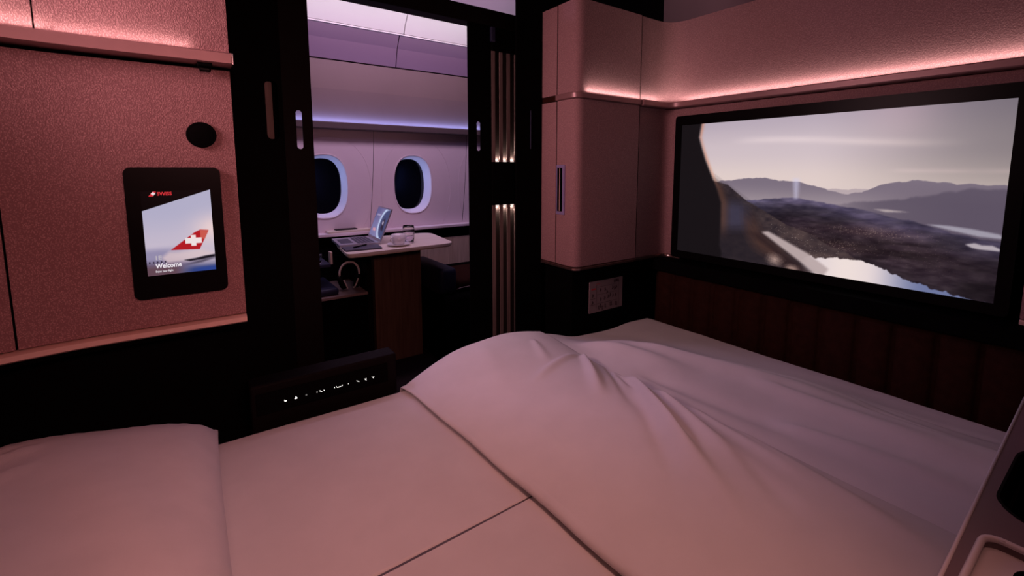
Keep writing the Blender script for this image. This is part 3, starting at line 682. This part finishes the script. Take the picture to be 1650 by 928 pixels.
# ================================================================== BED
bed = thing('bed', (0.55, 0.66, 0), 'wide lie-flat bed of two joined mattresses with white sheets', 'bed')
obj('base', box(BM(), -0.60, 1.60, 0.10, 1.238, 0.0, 0.42, 0.01), M['black'], bed)
def pad(x0, x1, y0, y1, z0, z1, r, nx=90, ny=50, seed=0):
    bm = BM(); rings = []
    rn = random.Random(seed)
    ys = sorted([y0 + (y1-y0)*i/ny for i in range(1, ny)] + [y0, y0+.001, y0+.0025, y1-.0025, y1-.001, y1]); ny = len(ys)-1; xs = [x0 + (x1-x0)*i/nx for i in range(nx+1)]
    def edge(d): # height drop close to an edge
        return 0 if d >= r else r - math.sqrt(max(0, r*r-(r-d)**2))
    grid = []
    for x in xs:
        row = []
        for y in ys:
            d = min(y-y0, y1-y); dx = min(x-x0, x1-x)
            z = z1 - (edge(d) if (y > 1.0 or y < 0.3) else max(0.0, 0.004*(1-d/0.0025))) - edge(dx)*0.8
            z += 0.0012*math.sin(x*9+seed)*math.sin(y*11+x*3)
            row.append(bm.verts.new((x, y, z)))
        grid.append(row)
    for a, b in zip(grid, grid[1:]):
        for i in range(ny): bm.faces.new([a[i], b[i], b[i+1], a[i+1]])
    # skirts
    bd = [grid[i][0] for i in range(nx+1)] + [grid[nx][j] for j in range(1, ny+1)] + [grid[i][ny] for i in range(nx-1, -1, -1)] + [grid[0][j] for j in range(ny-1, 0, -1)]
    lo = [bm.verts.new((v.co.x, v.co.y, z0)) for v in bd]
    for i in range(len(bd)):
        j = (i+1) % len(bd); bm.faces.new([bd[i], lo[i], lo[j], bd[j]])
    bm.faces.new(lo)
    bmesh.ops.recalc_face_normals(bm, faces=bm.faces)
    return bm
obj('mattress_seam_shade', box(BM(), -0.55, 1.57, 0.6652, 0.6688, 0.42, 0.5482), M['taupe'], bed)  # dark strip put in for the shade between the mattresses
obj('mattress', pad(-0.56, 1.575, 0.669, 1.236, 0.42, 0.550, 0.014, 120, 110, 1), M['sheet'], bed, True)
obj('mattress', pad(-0.56, 1.575, 0.095, 0.665, 0.42, 0.551, 0.014, 120, 130, 2), M['sheet'], bed, True)

# ---- duvet: one sheet, turned back on itself near the middle of the bed
def cubic(pts):
    xs = np.array([p[0] for p in pts]); ys = np.array([p[1] for p in pts])
    def f(x):
        x = np.clip(x, xs[0], xs[-1]); i = np.clip(np.searchsorted(xs, x)-1, 0, len(xs)-2)
        h = xs[i+1]-xs[i]; t = (x-xs[i])/h
        m = np.gradient(ys, xs)
        return (2*t**3-3*t**2+1)*ys[i]+(t**3-2*t**2+t)*h*m[i]+(-2*t**3+3*t**2)*ys[i+1]+(t**3-t**2)*h*m[i+1]
    return f
upE = cubic([(.47,.564),(.50,.580),(.57,.610),(.66,.635),(.74,.646),(.82,.645),(.90,.634),(.96,.620)])
upI = cubic([(.47,.566),(.50,.578),(.57,.596),(.66,.614),(.74,.628),(.82,.634),(.88,.630),(.92,.620),(.96,.607)])
loE = cubic([(.90,.615),(.95,.612),(1.02,.596),(1.10,.572),(1.2,.560),(1.4,.557),(1.56,.556)])
loI = cubic([(.90,.600),(.95,.604),(1.02,.620),(1.10,.638),(1.155,.645),(1.20,.630),(1.25,.604),(1.36,.576),(1.5,.563),(1.56,.560)])
def ridge(X, Y, p0, p1, amp, w, grow=1.0):
    ax, ay = p0; bx, by = p1; L2 = (bx-ax)**2+(by-ay)**2
    t = np.clip(((X-ax)*(bx-ax)+(Y-ay)*(by-ay))/L2, -0.15, 1.15)
    d2 = (X-ax-t*(bx-ax))**2+(Y-ay-t*(by-ay))**2; ww = w*(1+grow*np.clip(t, 0, 1))
    fade = sm(t, -0.12, 0.12)*(1-sm(t, .6, 1.12))
    return 1.45*amp*np.exp(-d2/(ww*.85)**2)*fade
upR = [((.94,.985),(.79,.76),.013,.011),((.925,1.0),(.70,.93),.005,.010),((.955,.90),(.80,.66),-.007,.010),
       ((.945,.80),(.74,.46),.014,.012),((.94,.84),(.80,.50),-.006,.010),((.90,.735),(.69,.34),.007,.012),
       ((.935,.70),(.80,.36),.014,.013),((.94,.68),(.76,.27),-.007,.012),((.945,.62),(.85,.26),.006,.013),((.94,.50),(.84,.12),.006,.015),
       ((.90,.78),(.66,.42),-.005,.014),((.86,1.13),(.80,.98),.004,.012),((.70,1.18),(.62,.9),.003,.03),((.6,.8),(.55,.3),.003,.03)]
loR = [((1.02,1.06),(1.08,.70),.012,.020),((1.10,.90),(1.22,.40),.011,.022),((1.20,.75),(1.32,.25),.008,.02),((1.0,.80),(1.05,.35),-.008,.02),
       ((1.15,.55),(1.18,.12),.009,.018),((1.28,.62),(1.42,.18),.007,.018),((1.36,.45),(1.46,.12),-.006,.016),((1.05,.45),(1.09,.1),.008,.018),
       ((1.25,1.05),(1.30,.75),.004,.03),((1.24,.35),(1.28,.08),-.006,.014)]
def duvet_mesh():
    YN, YF = 0.10, 1.222
    nt_ = 220; ys = np.linspace(YN, YF, nt_)
    ys = np.concatenate([ys])
    lowX = np.concatenate([np.linspace(1.552, .95, 130), np.linspace(.945, .52, 25)])
    rows = []
    edgeW = lambda Y: sm(Y, .92, 1.20)
    def soft(Y, X): return (noise2((X-.3)/1.4, (Y+.1)/1.4, 6, 6, 77, 3)-.5)*.006
    def yfar(X): # far border of the cloth wanders a little
        return 0.004*np.sin(X*14)+0.003*np.sin(X*31+1)
    for x in lowX:
        X = np.full(nt_, x); e = edgeW(ys)
        shf = np.interp(ys, [.15,.5,.8,1.07], [.075,.06,-.02,-.09])*sm(X, .95, 1.1)*(1-sm(X, 1.45, 1.55)*0)
        base = loI(X-shf)*(1-e)+loE(X)*e
        wr_ = sum(ridge(X, ys, a, b, am, w) for a, b, am, w in loR)*(1-e*.7)*sm(X, .93, 1.0)
        Z = base + wr_ + soft(ys, X)*sm(X, .9, 1.0)
        under = sm(.945-X, 0, .06); Z = Z*(1-under) + .5575*under
        rim = sm(x, 1.535, 1.552); Z = Z - .02*rim - np.maximum(0, Z-.566)*sm(x, 1.42, 1.54)
        Z = np.maximum(Z, .5565 - .02*rim)
        rows.append((X, ys + yfar(X)*e, Z, .5565))
    fz0, fz1 = .5575, None
    foldX = np.interp(ys, [.1,.42,.53,.65,.82,1.05,1.17,1.222], [.512,.503,.497,.493,.485,.474,.466,.458]) + .0015*np.sin(ys*23)
    for k in range(1, 8):
        a = math.pi*k/8; e = edgeW(ys); topz = upI(foldX+.012)*(1-e)+upE(foldX+.012)*e
        r = (topz-.5575)/2
        rows.append((foldX + .012 - (.014)*math.sin(a), ys + yfar(foldX)*e, .5575 + r*(1-math.cos(a)), .5565))
    ns = 130
    endX = .948 + .006*np.sin(ys*6+1) + .004*np.sin(ys*17)
    for k in range(ns+1):
        t = k/ns; X = (foldX+.012)*(1-t) + endX*t; e = edgeW(ys)
        base = upI(X)*(1-e)+upE(X)*e
        Z = base + sum(ridge(X, ys, a, b, am, w) for a, b, am, w in upR) + soft(ys, X)*sm(X, .5, .6)
        rows.append((X, ys + yfar(X)*e, Z, .5565))
    # rolled hem of the flap
    X, Yy, Z, _ = rows[-1]
    rows.append((X+.006, Yy, Z-.003, .5565)); rows.append((X+.008, Yy, Z-.008, .5565)); rows.append((X+.004, Yy, Z-.016, .5565))
    bm = BM(); prev = None
    for X, Yy, Z, zb in rows:
        vs = [bm.verts.new((X[i], Yy[i], Z[i])) for i in range(nt_)]
        # the cloth rolls down over the aisle side of the mattress
        x, y, z = X[-1], Yy[-1], Z[-1]
        for dy, dz in ((.008, .003), (.014, .010), (.0175, .022), (.0185, .04), (.019, .06)):
            zz = max(z-dz, .505); vs.append(bm.verts.new((x, min(y+dy, 1.2565), zz)))
        if prev:
            for i in range(len(vs)-1): bm.faces.new([prev[i], prev[i+1], vs[i+1], vs[i]])
        prev = vs
    bmesh.ops.recalc_face_normals(bm, faces=bm.faces)
    return bm
dv = obj('duvet', duvet_mesh(), M['duvet'], None, True)
tag(dv, 'white duvet over the foot of the bed with its edge folded back', 'duvet')

# ---- pillow
def pillow_mesh(cx, cy, hx, hy, zb, T, n=56):
    bm = BM()
    def pt(u, v, s):
        fu, fv = 1-abs(u)**3.2, 1-abs(v)**3.2
        pinch = 0.022
        x = cx + hx*u*(1-pinch*(1-v*v)*1.0 + 0.004*(abs(v)**6)); y = cy + hy*v*(1-pinch*(1-u*u) + 0.004*(abs(u)**6))
        th = T*(max(fu, 0)**.52)*(max(fv, 0)**.52)
        z = zb + T*0.62 + (s*th if s > 0 else -th*0.60)
        if s > 0:
            z += 0.0035*math.sin(7*u+5*v)*max(0, 1-abs(v))*fu
            for (a0, b0, a1, b1, am, w) in PW:
                L2 = (a1-a0)**2+(b1-b0)**2; t = max(0, min(1, ((u-a0)*(a1-a0)+(v-b0)*(b1-b0))/L2))
                d2 = (u-a0-t*(a1-a0))**2+(v-b0-t*(b1-b0))**2
                z += 1.5*am*math.exp(-d2/(w*.8)**2)*math.sin(math.pi*min(1, t*.9+.08))*(fu*fv)**.3
        z += 0.19*max(0, cx+hx-x)*(1 if s > 0 else max(0, 1-3.0*(fu*fv)**.5))
        e = (max(abs(u), abs(v)))**8
        z += 0.0015*math.sin(40*u+13*v)*e - 0.022*(abs(u*v))**9*(1 if s > 0 else .5)
        return (x, y, z)
    U = [math.sin((i/n-.5)*math.pi) for i in range(n+1)]
    top = [[bm.verts.new(pt(u, v, 1)) for v in U] for u in U]
    bot = [[top[i][j] if i in (0, n) or j in (0, n) else bm.verts.new(pt(U[i], U[j], -1)) for j in range(n+1)] for i in range(n+1)]
    for g, fl in ((top, 0), (bot, 1)):
        for i in range(n):
            for j in range(n):
                f = [g[i][j], g[i+1][j], g[i+1][j+1], g[i][j+1]]
                bm.faces.new(f[::-1] if fl else f)
    bmesh.ops.recalc_face_normals(bm, faces=bm.faces)
    return bm
PW = [(-1,.50,-.35,.66,.007,.035),(-1,.22,-.35,.42,.007,.035),(-1,-.02,-.5,.14,.006,.035),(-.95,.68,-.6,.76,.005,.03),(-1,-.3,-.6,-.16,.006,.04),(.95,.9,.6,.7,.004,.04),(.98,.85,.85,.55,.003,.03)]
pw = obj('pillow', pillow_mesh(-0.162, 0.882, 0.180, 0.335, 0.5535, 0.075), M['pillow'], None, True)
tag(pw, 'plump white pillow at the head of the bed', 'pillow')

# ================================================================== SIDE CONSOLE in the foreground right
cs = thing('side_console', (0.9, -0.1, 0), 'rose grey side console with storage tray at the lower right', 'console')
hole_r = orect(0.935, -0.010, 0.250, 0.200, 0.055, 8)
hole_t = orect(0.560, -0.075, 0.385, 0.318, 0.018, 5)
body = [(0.30, -0.5), (1.56, -0.5), (1.56, 0.112), (1.28, 0.114), (0.63, 0.1005), (0.30, 0.0935)]
obj('top_surface', plate(BM(), body, [hole_r, hole_t], 0.715, 0.750, 'xy'), M['console'], cs)
lip = BM(); tube(lip, [(1.28, 0.1125, 0.7495), (0.63, 0.099, 0.7495), (0.30, 0.092, 0.7495)], 0.0022, 8); obj('edge_lip', lip, M['tray'], cs, True)
obj('console_body', box(BM(), 0.32, 1.54, -0.5, 0.080, 0.0, 0.60), M['brown'], cs)
obj('console_side', box(BM(), 0.31, 1.55, 0.078, 0.088, 0.60, 0.715), M['brown'], cs)
rl = BM(); pts = [(x, y, 0.7502) for x, y in hole_t]; tube(rl, pts+pts[:2], 0.0038, 8)
obj('tray_rim', rl, M['tray'], cs, True)
tr_ = BM(); plate(tr_, hole_t, [], 0.728, 0.738, 'xy'); obj('tray', tr_, M['tray'], cs)['label'] = 'pale sunken tray'
rr = BM(); pr = [[(x, y, z) for x, y in hole_r] for z in (0.752, 0.69)] ; loft(rr, pr, True, False, True)
rr2 = BM(); rings = []
for sc_, z in ((1.0, 0.7505), (0.97, 0.7505), (0.93, 0.742), (0.90, 0.66)):
    rings.append([(0.935+(x-0.935)*sc_, -0.010+(y+0.010)*sc_, z) for x, y in hole_r])
loft(rr2, rings, True, False, True); rr.free()
obj('recess_liner', rr2, M['brown'], cs)['label'] = 'dark deep recess'
ph = thing('remote_handset', (0.69, 0.0, 0.738), 'black rounded handset lying in the pale tray at the bottom right corner', 'remote')
hb = BM(); plate(hb, orect(0.665, 0.010, 0.110, 0.085, 0.025, 8), [], 0.7385, 0.752, 'xy'); obj('handset_body', hb, M['black'], ph)
hb = BM(); plate(hb, orect(0.665, 0.010, 0.090, 0.066, 0.018, 8), [], 0.752, 0.7528, 'xy'); obj('face', hb, M['gloss'], ph)

# ================================================================== SAFETY CARD
sc = thing('safety_card', (1.343, 1.28, 0.61), 'pale printed safety card in the dark wall pocket under the cabinet', 'card')
cdb = BM(); plate(cdb, orect(1.343, 0.677, 0.190, 0.127, 0.002, 2), [], 1.2800, 1.2830)
obj('card_sheet', cdb, M['card'], sc)
CX = lambda u: 1.248+0.19*u
CZ = lambda v: 0.6135+0.127*v
def figs(polys, m, name):
    b_ = BM()
    for p in polys: plate(b_, [(CX(u), CZ(v)) for u, v in p], [], 1.2794, 1.2799)
    return obj(name, b_, M[m], sc)
def rc(u, v, w, h): return [(u-w/2, v-h/2), (u+w/2, v-h/2), (u+w/2, v+h/2), (u-w/2, v+h/2)]
figs([rc(.75, .90, .045, .10), rc(.81, .91, .05, .09), rc(.86, .90, .03, .10)], 'ink', 'heading_print')
figs([rc(.25, .90, .12, .015), rc(.12, .76, .13, .05)], 'redink', 'red_print')
pf_ = []
for u, v in [(.32,.70),(.46,.69),(.52,.60),(.69,.71),(.75,.68),(.80,.70),(.62,.47),(.56,.44),(.70,.45),(.45,.42),(.78,.44),(.10,.56),(.09,.34),(.33,.40)]:
    pf_ += [rc(u, v+.03, .025, .035), rc(u+.008, v-.015, .035, .05), rc(u-.012, v-.05, .018, .04)]
for u, v in [(.28,.13),(.33,.18),(.47,.15),(.62,.17),(.66,.17),(.78,.15),(.82,.13),(.38,.10)]:
    pf_ += [rc(u, v+.05, .028, .035), rc(u, v-.01, .02, .09), rc(u+.014, v-.05, .03, .02)]
for p_ in pf_: figs([p_], 'ink', 'pictogram')
figs([rc(.1, .45, .15, .008), rc(.1, .26, .15, .008), rc(.52, .27, .60, .006), rc(.52, .555, .6, .006), rc(.52, .80, .6, .006), rc(.205, .5, .006, .75), rc(.88, .5, .005, .8)], 'ink', 'rule_lines')

# ================================================================== WINDOW SUITE FURNITURE
tt = thing('table', (0.95, 2.7, 0), 'pale laminate table beyond the doorway in the window suite', 'table')
top = fillet([(0.66, 2.70), (0.625, 2.375), (1.24, 2.40), (1.30, 2.88), (0.70, 2.93), (0.66, 2.70)], [0.05, 0.07, 0.08, 0.02])[:-1]
tz = BM(); plate(tz, [(p.x, p.y) for p in top], [], 0.728, 0.750, 'xy'); bmesh.ops.bevel(tz, geom=[e for e in tz.edges if all(abs(v.co.z-0.728) < 1e-5 for v in e.verts) and len({f for f in e.link_faces if abs(f.normal.z) < .5}) == 1], offset=0.008, segments=2, affect='EDGES')
obj('tabletop', tz, M['tabletop'], tt)
obj('pedestal', box(BM(), 0.855, 1.148, 2.68, 2.74, 0.0, 0.728, 0.004), M['oakdark'], tt)
obj('corner_bracket', box(BM(), 0.60, 0.612, 2.62, 2.66, 0.66, 0.728, 0.002), M['oak'], tt)
# ledge left of the table with a phone
ld = thing('side_ledge', (0.8, 2.95, 0), 'pale narrow ledge under the oval window behind the laptop', 'ledge')
obj('ledge_top', box(BM(), 0.665, 0.925, 2.935, 2.999, 0.785, 0.800, 0.003), M['tabletop'], ld)
phn = obj('tablet', box(BM(), 0.715, 0.845, 2.945, 2.995, 0.800, 0.806, 0.002), M['gloss'])
tag(phn, 'thin dark tablet lying on the pale ledge behind the laptop', 'tablet')

lp = thing('laptop', (0.77, 2.74, 0.75), 'grey open laptop on the table showing a picture', 'laptop')
def quad_slab(bm, p, th):
    up = Vector((0, 0, th)); a = [bm.verts.new(Vector(q_)) for q_ in p]; b = [bm.verts.new(Vector(q_)+up) for q_ in p]
    bm.faces.new(a[::-1]); bm.faces.new(b)
    for i in range(4): j = (i+1) % 4; bm.faces.new([a[i], a[j], b[j], b[i]])
    return bm
LB = [(0.645, 2.600, 0.7505), (0.865, 2.585, 0.7505), (0.885, 2.872, 0.7505), (0.672, 2.878, 0.7505)]
obj('base', quad_slab(BM(), LB, 0.013), M['alu'], lp)
def lb(u, v, z): # u along depth (toward hinge), v along width
    a = Vector(LB[0]).lerp(Vector(LB[1]), u); b = Vector(LB[3]).lerp(Vector(LB[2]), u); p = a.lerp(b, v); p.z = z; return p
kb = BM()
for r_ in range(5):
    for k in range(13):
        u0 = .46+.09*r_; v0 = .07+.067*k
        quad_slab(kb, [lb(u0, v0, .7635), lb(u0+.072, v0, .7635), lb(u0+.072, v0+.056, .7635), lb(u0, v0+.056, .7635)], .0012)
obj('keyboard', kb, M['keys'], lp)['label'] = 'dark keys'
obj('trackpad', quad_slab(BM(), [lb(.08, .2, .7635), lb(.38, .2, .7635), lb(.38, .8, .7635), lb(.08, .8, .7635)], .0006), M['keys'], lp)
hA, hB = lb(1, 0.01, .766), lb(1, .99, .766); upv = Vector((0.072, -0.004, 0.182)); nn = (hB-hA).cross(upv).normalized()
def lid(bm, ins, off, th):
    wv = (hB-hA); a = hA + wv*ins + upv*ins*1.4 + nn*off; b = hB - wv*ins + upv*ins*1.4 + nn*off
    c_ = hB - wv*ins + upv*(1-ins) + nn*off; d = hA + wv*ins + upv*(1-ins) + nn*off
    A_ = [bm.verts.new(p) for p in (a, b, c_, d)]; B_ = [bm.verts.new(p+nn*th) for p in (a, b, c_, d)]
    bm.faces.new(A_[::-1]); bm.faces.new(B_)
    for i in range(4): j = (i+1) % 4; bm.faces.new([A_[i], A_[j], B_[j], B_[i]])
    bmesh.ops.recalc_face_normals(bm, faces=bm.faces); return (a, b, c_, d)
sgn = -1 if nn.x > 0 else 1
lidb = BM(); lid(lidb, 0, 0, -sgn*0.006); obj('lid', lidb, M['alu'], lp)
def lap_pic(U, V):
    def C(*c): return np.array(c, float)
    def mix(img, c, m): return img*(1-m[..., None]) + np.asarray(c)*m[..., None]
    img = np.zeros(U.shape+(3,))+C(112, 110, 156); img = mix(img, C(84, 82, 130), sm(V, .3, 1)); img = mix(img, C(140, 130, 170), np.exp(-((U-.5)/.2)**2)*.4)
    d = np.sqrt(((U-.02)/.55)**2+((V-.5)/.62)**2)
    img = mix(img, C(188, 206, 236), np.exp(-((d-.9)/.10)**2)); img = mix(img, C(60, 70, 110), (d < .78)*1.0); img = mix(img, C(28, 26, 48), softpoly(U, V, [(.08,.25),(.3,.3),(.32,.6),(.15,.7)], .03))
    img = mix(img, C(190, 176, 200), softpoly(U, V, [(.2,.45),(.3,.5),(.28,.6),(.18,.56)], .02)); img = mix(img, C(220, 150, 160), softpoly(U, V, [(.62,.18),(.85,.18),(.85,.28),(.62,.28)], .02)*.8)
    img = mix(img, C(180, 170, 200), softpoly(U, V, [(.6,.72),(.88,.72),(.88,.78),(.6,.78)], .01)*.7)
    return np.clip(img, 0, 255)
wv = hB-hA; i_ = .035
pa = hA + wv*i_ + upv*.06 + nn*sgn*.0006; pb = hB - wv*i_ + upv*.06 + nn*sgn*.0006; pc = pb + upv*.90; pd = pa + upv*.90
picture('screen', 90, 60, lap_pic, lambda u, v: tuple((pa.lerp(pb, u)).lerp(pd.lerp(pc, u), v)), M['tscreen'], lp)

nb = obj('notebook', quad_slab(BM(), [(0.640, 2.452, 0.7503), (0.825, 2.440, 0.7503), (0.842, 2.565, 0.7503), (0.648, 2.575, 0.7503)], 0.008), M['keys'])
tag(nb, 'dark closed notebook in front of the laptop', 'notebook')
pn = BM(); tube(pn, [(0.690, 2.500, 0.7622), (0.694, 2.503, 0.7622), (0.77, 2.552, 0.7622), (0.778, 2.557, 0.7622)], [.001, .0035, .0035, .003], 8)
tag(obj('pen', pn, M['black'], None, True), 'black pen lying on the dark notebook', 'pen')
scr = obj('saucer', lathe(BM(), [(0.028, 0.0), (0.032, 0.002), (0.060, 0.009), (0.064, 0.012), (0.062, 0.013), (0.03, 0.006), (0.001, 0.005)], (0.937, 2.492, 0.7502), 36), M['chin'], None, True)
tag(scr, 'white saucer under the coffee cup on the table', 'saucer')
cup = thing('coffee_cup', (0.937, 2.50, 0.756), 'white porcelain cup on its saucer beside the laptop', 'cup')
obj('bowl', lathe(BM(), [(0.020, 0.0), (0.030, 0.003), (0.036, 0.02), (0.0385, 0.058), (0.0365, 0.058), (0.034, 0.02), (0.02, 0.006), (0.001, 0.005)], (0.937, 2.492, 0.7568), 36), M['chin'], cup, True)
hb = BM(); tube(hb, [(0.903, 2.478, 0.800), (0.888, 2.470, 0.803), (0.880, 2.467, 0.790), (0.890, 2.471, 0.776), (0.904, 2.479, 0.771)], 0.0038, 8)
obj('cup_handle', hb, M['chin'], cup, True)
obj('coffee', lathe(BM(), [(0.0345, 0.0), (0.0345, 0.001)], (0.937, 2.492, 0.803), 30), M['coffee'], cup)
gl = thing('water_glass', (1.02, 2.56, 0.75), 'clear water glass standing behind the coffee cup', 'glass')
obj('tumbler', lathe(BM(), [(0.024, 0.0), (0.029, 0.004), (0.034, 0.04), (0.0335, 0.085), (0.031, 0.103), (0.0298, 0.103), (0.0322, 0.085), (0.0325, 0.04), (0.027, 0.009), (0.001, 0.008)], (1.018, 2.545, 0.7502), 36), M['glass'], gl, True)
obj('water', lathe(BM(), [(0.0265, 0.0), (0.0318, 0.035), (0.0318, 0.05)], (1.018, 2.545, 0.7595), 36), M['water'], gl, True)

# headphone niche and seat pan at the left
nk = thing('storage_niche', (0.62, 2.62, 0), 'dark storage niche under the table holding headphones', 'niche')
obj('shelf', box(BM(), 0.40, 0.765, 2.50, 2.90, 0.495, 0.510, 0.002), M['bin'], nk)
obj('back_panel', box(BM(), 0.40, 0.76, 2.86, 2.90, 0.0, 0.66), M['black'], nk)
obj('side_panel', box(BM(), 0.757, 0.785, 2.50, 2.90, 0.0, 0.66, 0.002), M['brown'], nk)
obj('lower_panel', box(BM(), 0.40, 0.757, 2.53, 2.86, 0.0, 0.495), M['black'], nk)
hpn = thing('headphones', (0.69, 2.62, 0.51), 'cream over-ear headphones standing upright in the dark niche', 'headphones')
HX, HY, HZ = 0.692, 2.60, 0.602
arc = [(HX+0.053*math.cos(R(a)), HY, HZ+0.066*math.sin(R(a))) for a in range(-12, 193, 8)]
obj('headband', tube(BM(), arc, 0.0058, 8), M['hp'], hpn, True)
obj('band_pad', tube(BM(), [(HX+0.047*math.cos(R(a)), HY, HZ+0.059*math.sin(R(a))) for a in range(60, 125, 8)], 0.006, 8), M['keys'], hpn, True)
for s in (-1, 1):
    e = BM(); pts = []
    rings = []
    for (r1, dx) in ((0.004, -0.020), (0.026, -0.018), (0.031, -0.008), (0.031, 0.004), (0.024, 0.012), (0.006, 0.013)):
        rings.append([(HX + s*(0.047+dx*1.0) , HY + 0.0 + r1*math.cos(a)*0.85, HZ-0.045 + r1*math.sin(a)*1.25) for a in [2*math.pi*i/20 for i in range(20)]])
    loft(e, rings, True, True, True)
    for v in e.verts:
        dz = v.co.z-(HZ-0.045); v.co.x += s*dz*0.30
    cupo = obj('ear_cup', e, M['brown'], hpn, True)
    rg = BM(); ring = [(HX + s*0.031, HY+0.026*math.cos(a)*0.85-0.006, HZ-0.045+0.030*math.sin(a)*1.2) for a in [R(q_) for q_ in range(150, 300, 12)]]
    ring = [(x_ + s*(z_-(HZ-0.045))*0.4, y_, z_) for x_, y_, z_ in ring]
    obj('ear_pad_rim', tube(rg and BM(), ring, 0.0035, 8), M['hp'], cupo, True); rg.free()
tag(obj('seat_cushion', box(BM(), 0.41, 0.615, 2.52, 2.84, 0.5105, 0.55, 0.015, 3), M['navy'], None, True), 'dark navy cushion at the left edge of the doorway', 'cushion')
st = thing('window_seat', (1.45, 2.6, 0), 'dark seat with navy armrest at the right of the doorway', 'seat')
def rbox(name, *a, m='navy', bev=0.03, par=st):
    return auto(obj(name, box(BM(), *a, bev, 4), M[m], par), 50)
rbox('seat_base', 1.18, 2.1, 2.42, 2.95, 0.0, 0.42, m='black')
rbox('seat_cushion', 1.30, 2.1, 2.48, 2.90, 0.421, 0.50, m='quilt')
rbox('armrest', 1.17, 1.29, 2.46, 2.94, 0.421, 0.585, m='navy')
rbox('backrest', 1.95, 2.12, 2.48, 2.92, 0.501, 1.2, m='quilt')
ar = BM(); tube(ar, [(1.288, 2.47, .445), (1.30, 2.465, .452), (1.33, 2.46, .456), (1.5, 2.46, .458)], 0.003, 6); obj('piping', ar, M['bin'], st, True)
rbox('wing_panel', 1.29, 1.94, 2.905, 2.955, 0.421, 0.50, m='black', bev=0.01)
gc = obj('small_glass', lathe(BM(), [(0.012, 0), (0.016, .004), (0.018, .05), (0.0165, .05), (0.001, .004)], (0.535, 2.60, 0.677), 20), M['glass'], None, True)
tag(gc, 'tiny clear glass on the dark side shelf left of the table', 'glass')
shf = obj('side_shelf', box(BM(), 0.36, 0.585, 2.55, 2.87, 0.6605, 0.677, 0.002), M['navy']); tag(shf, 'small dark side shelf left of the table', 'shelf')
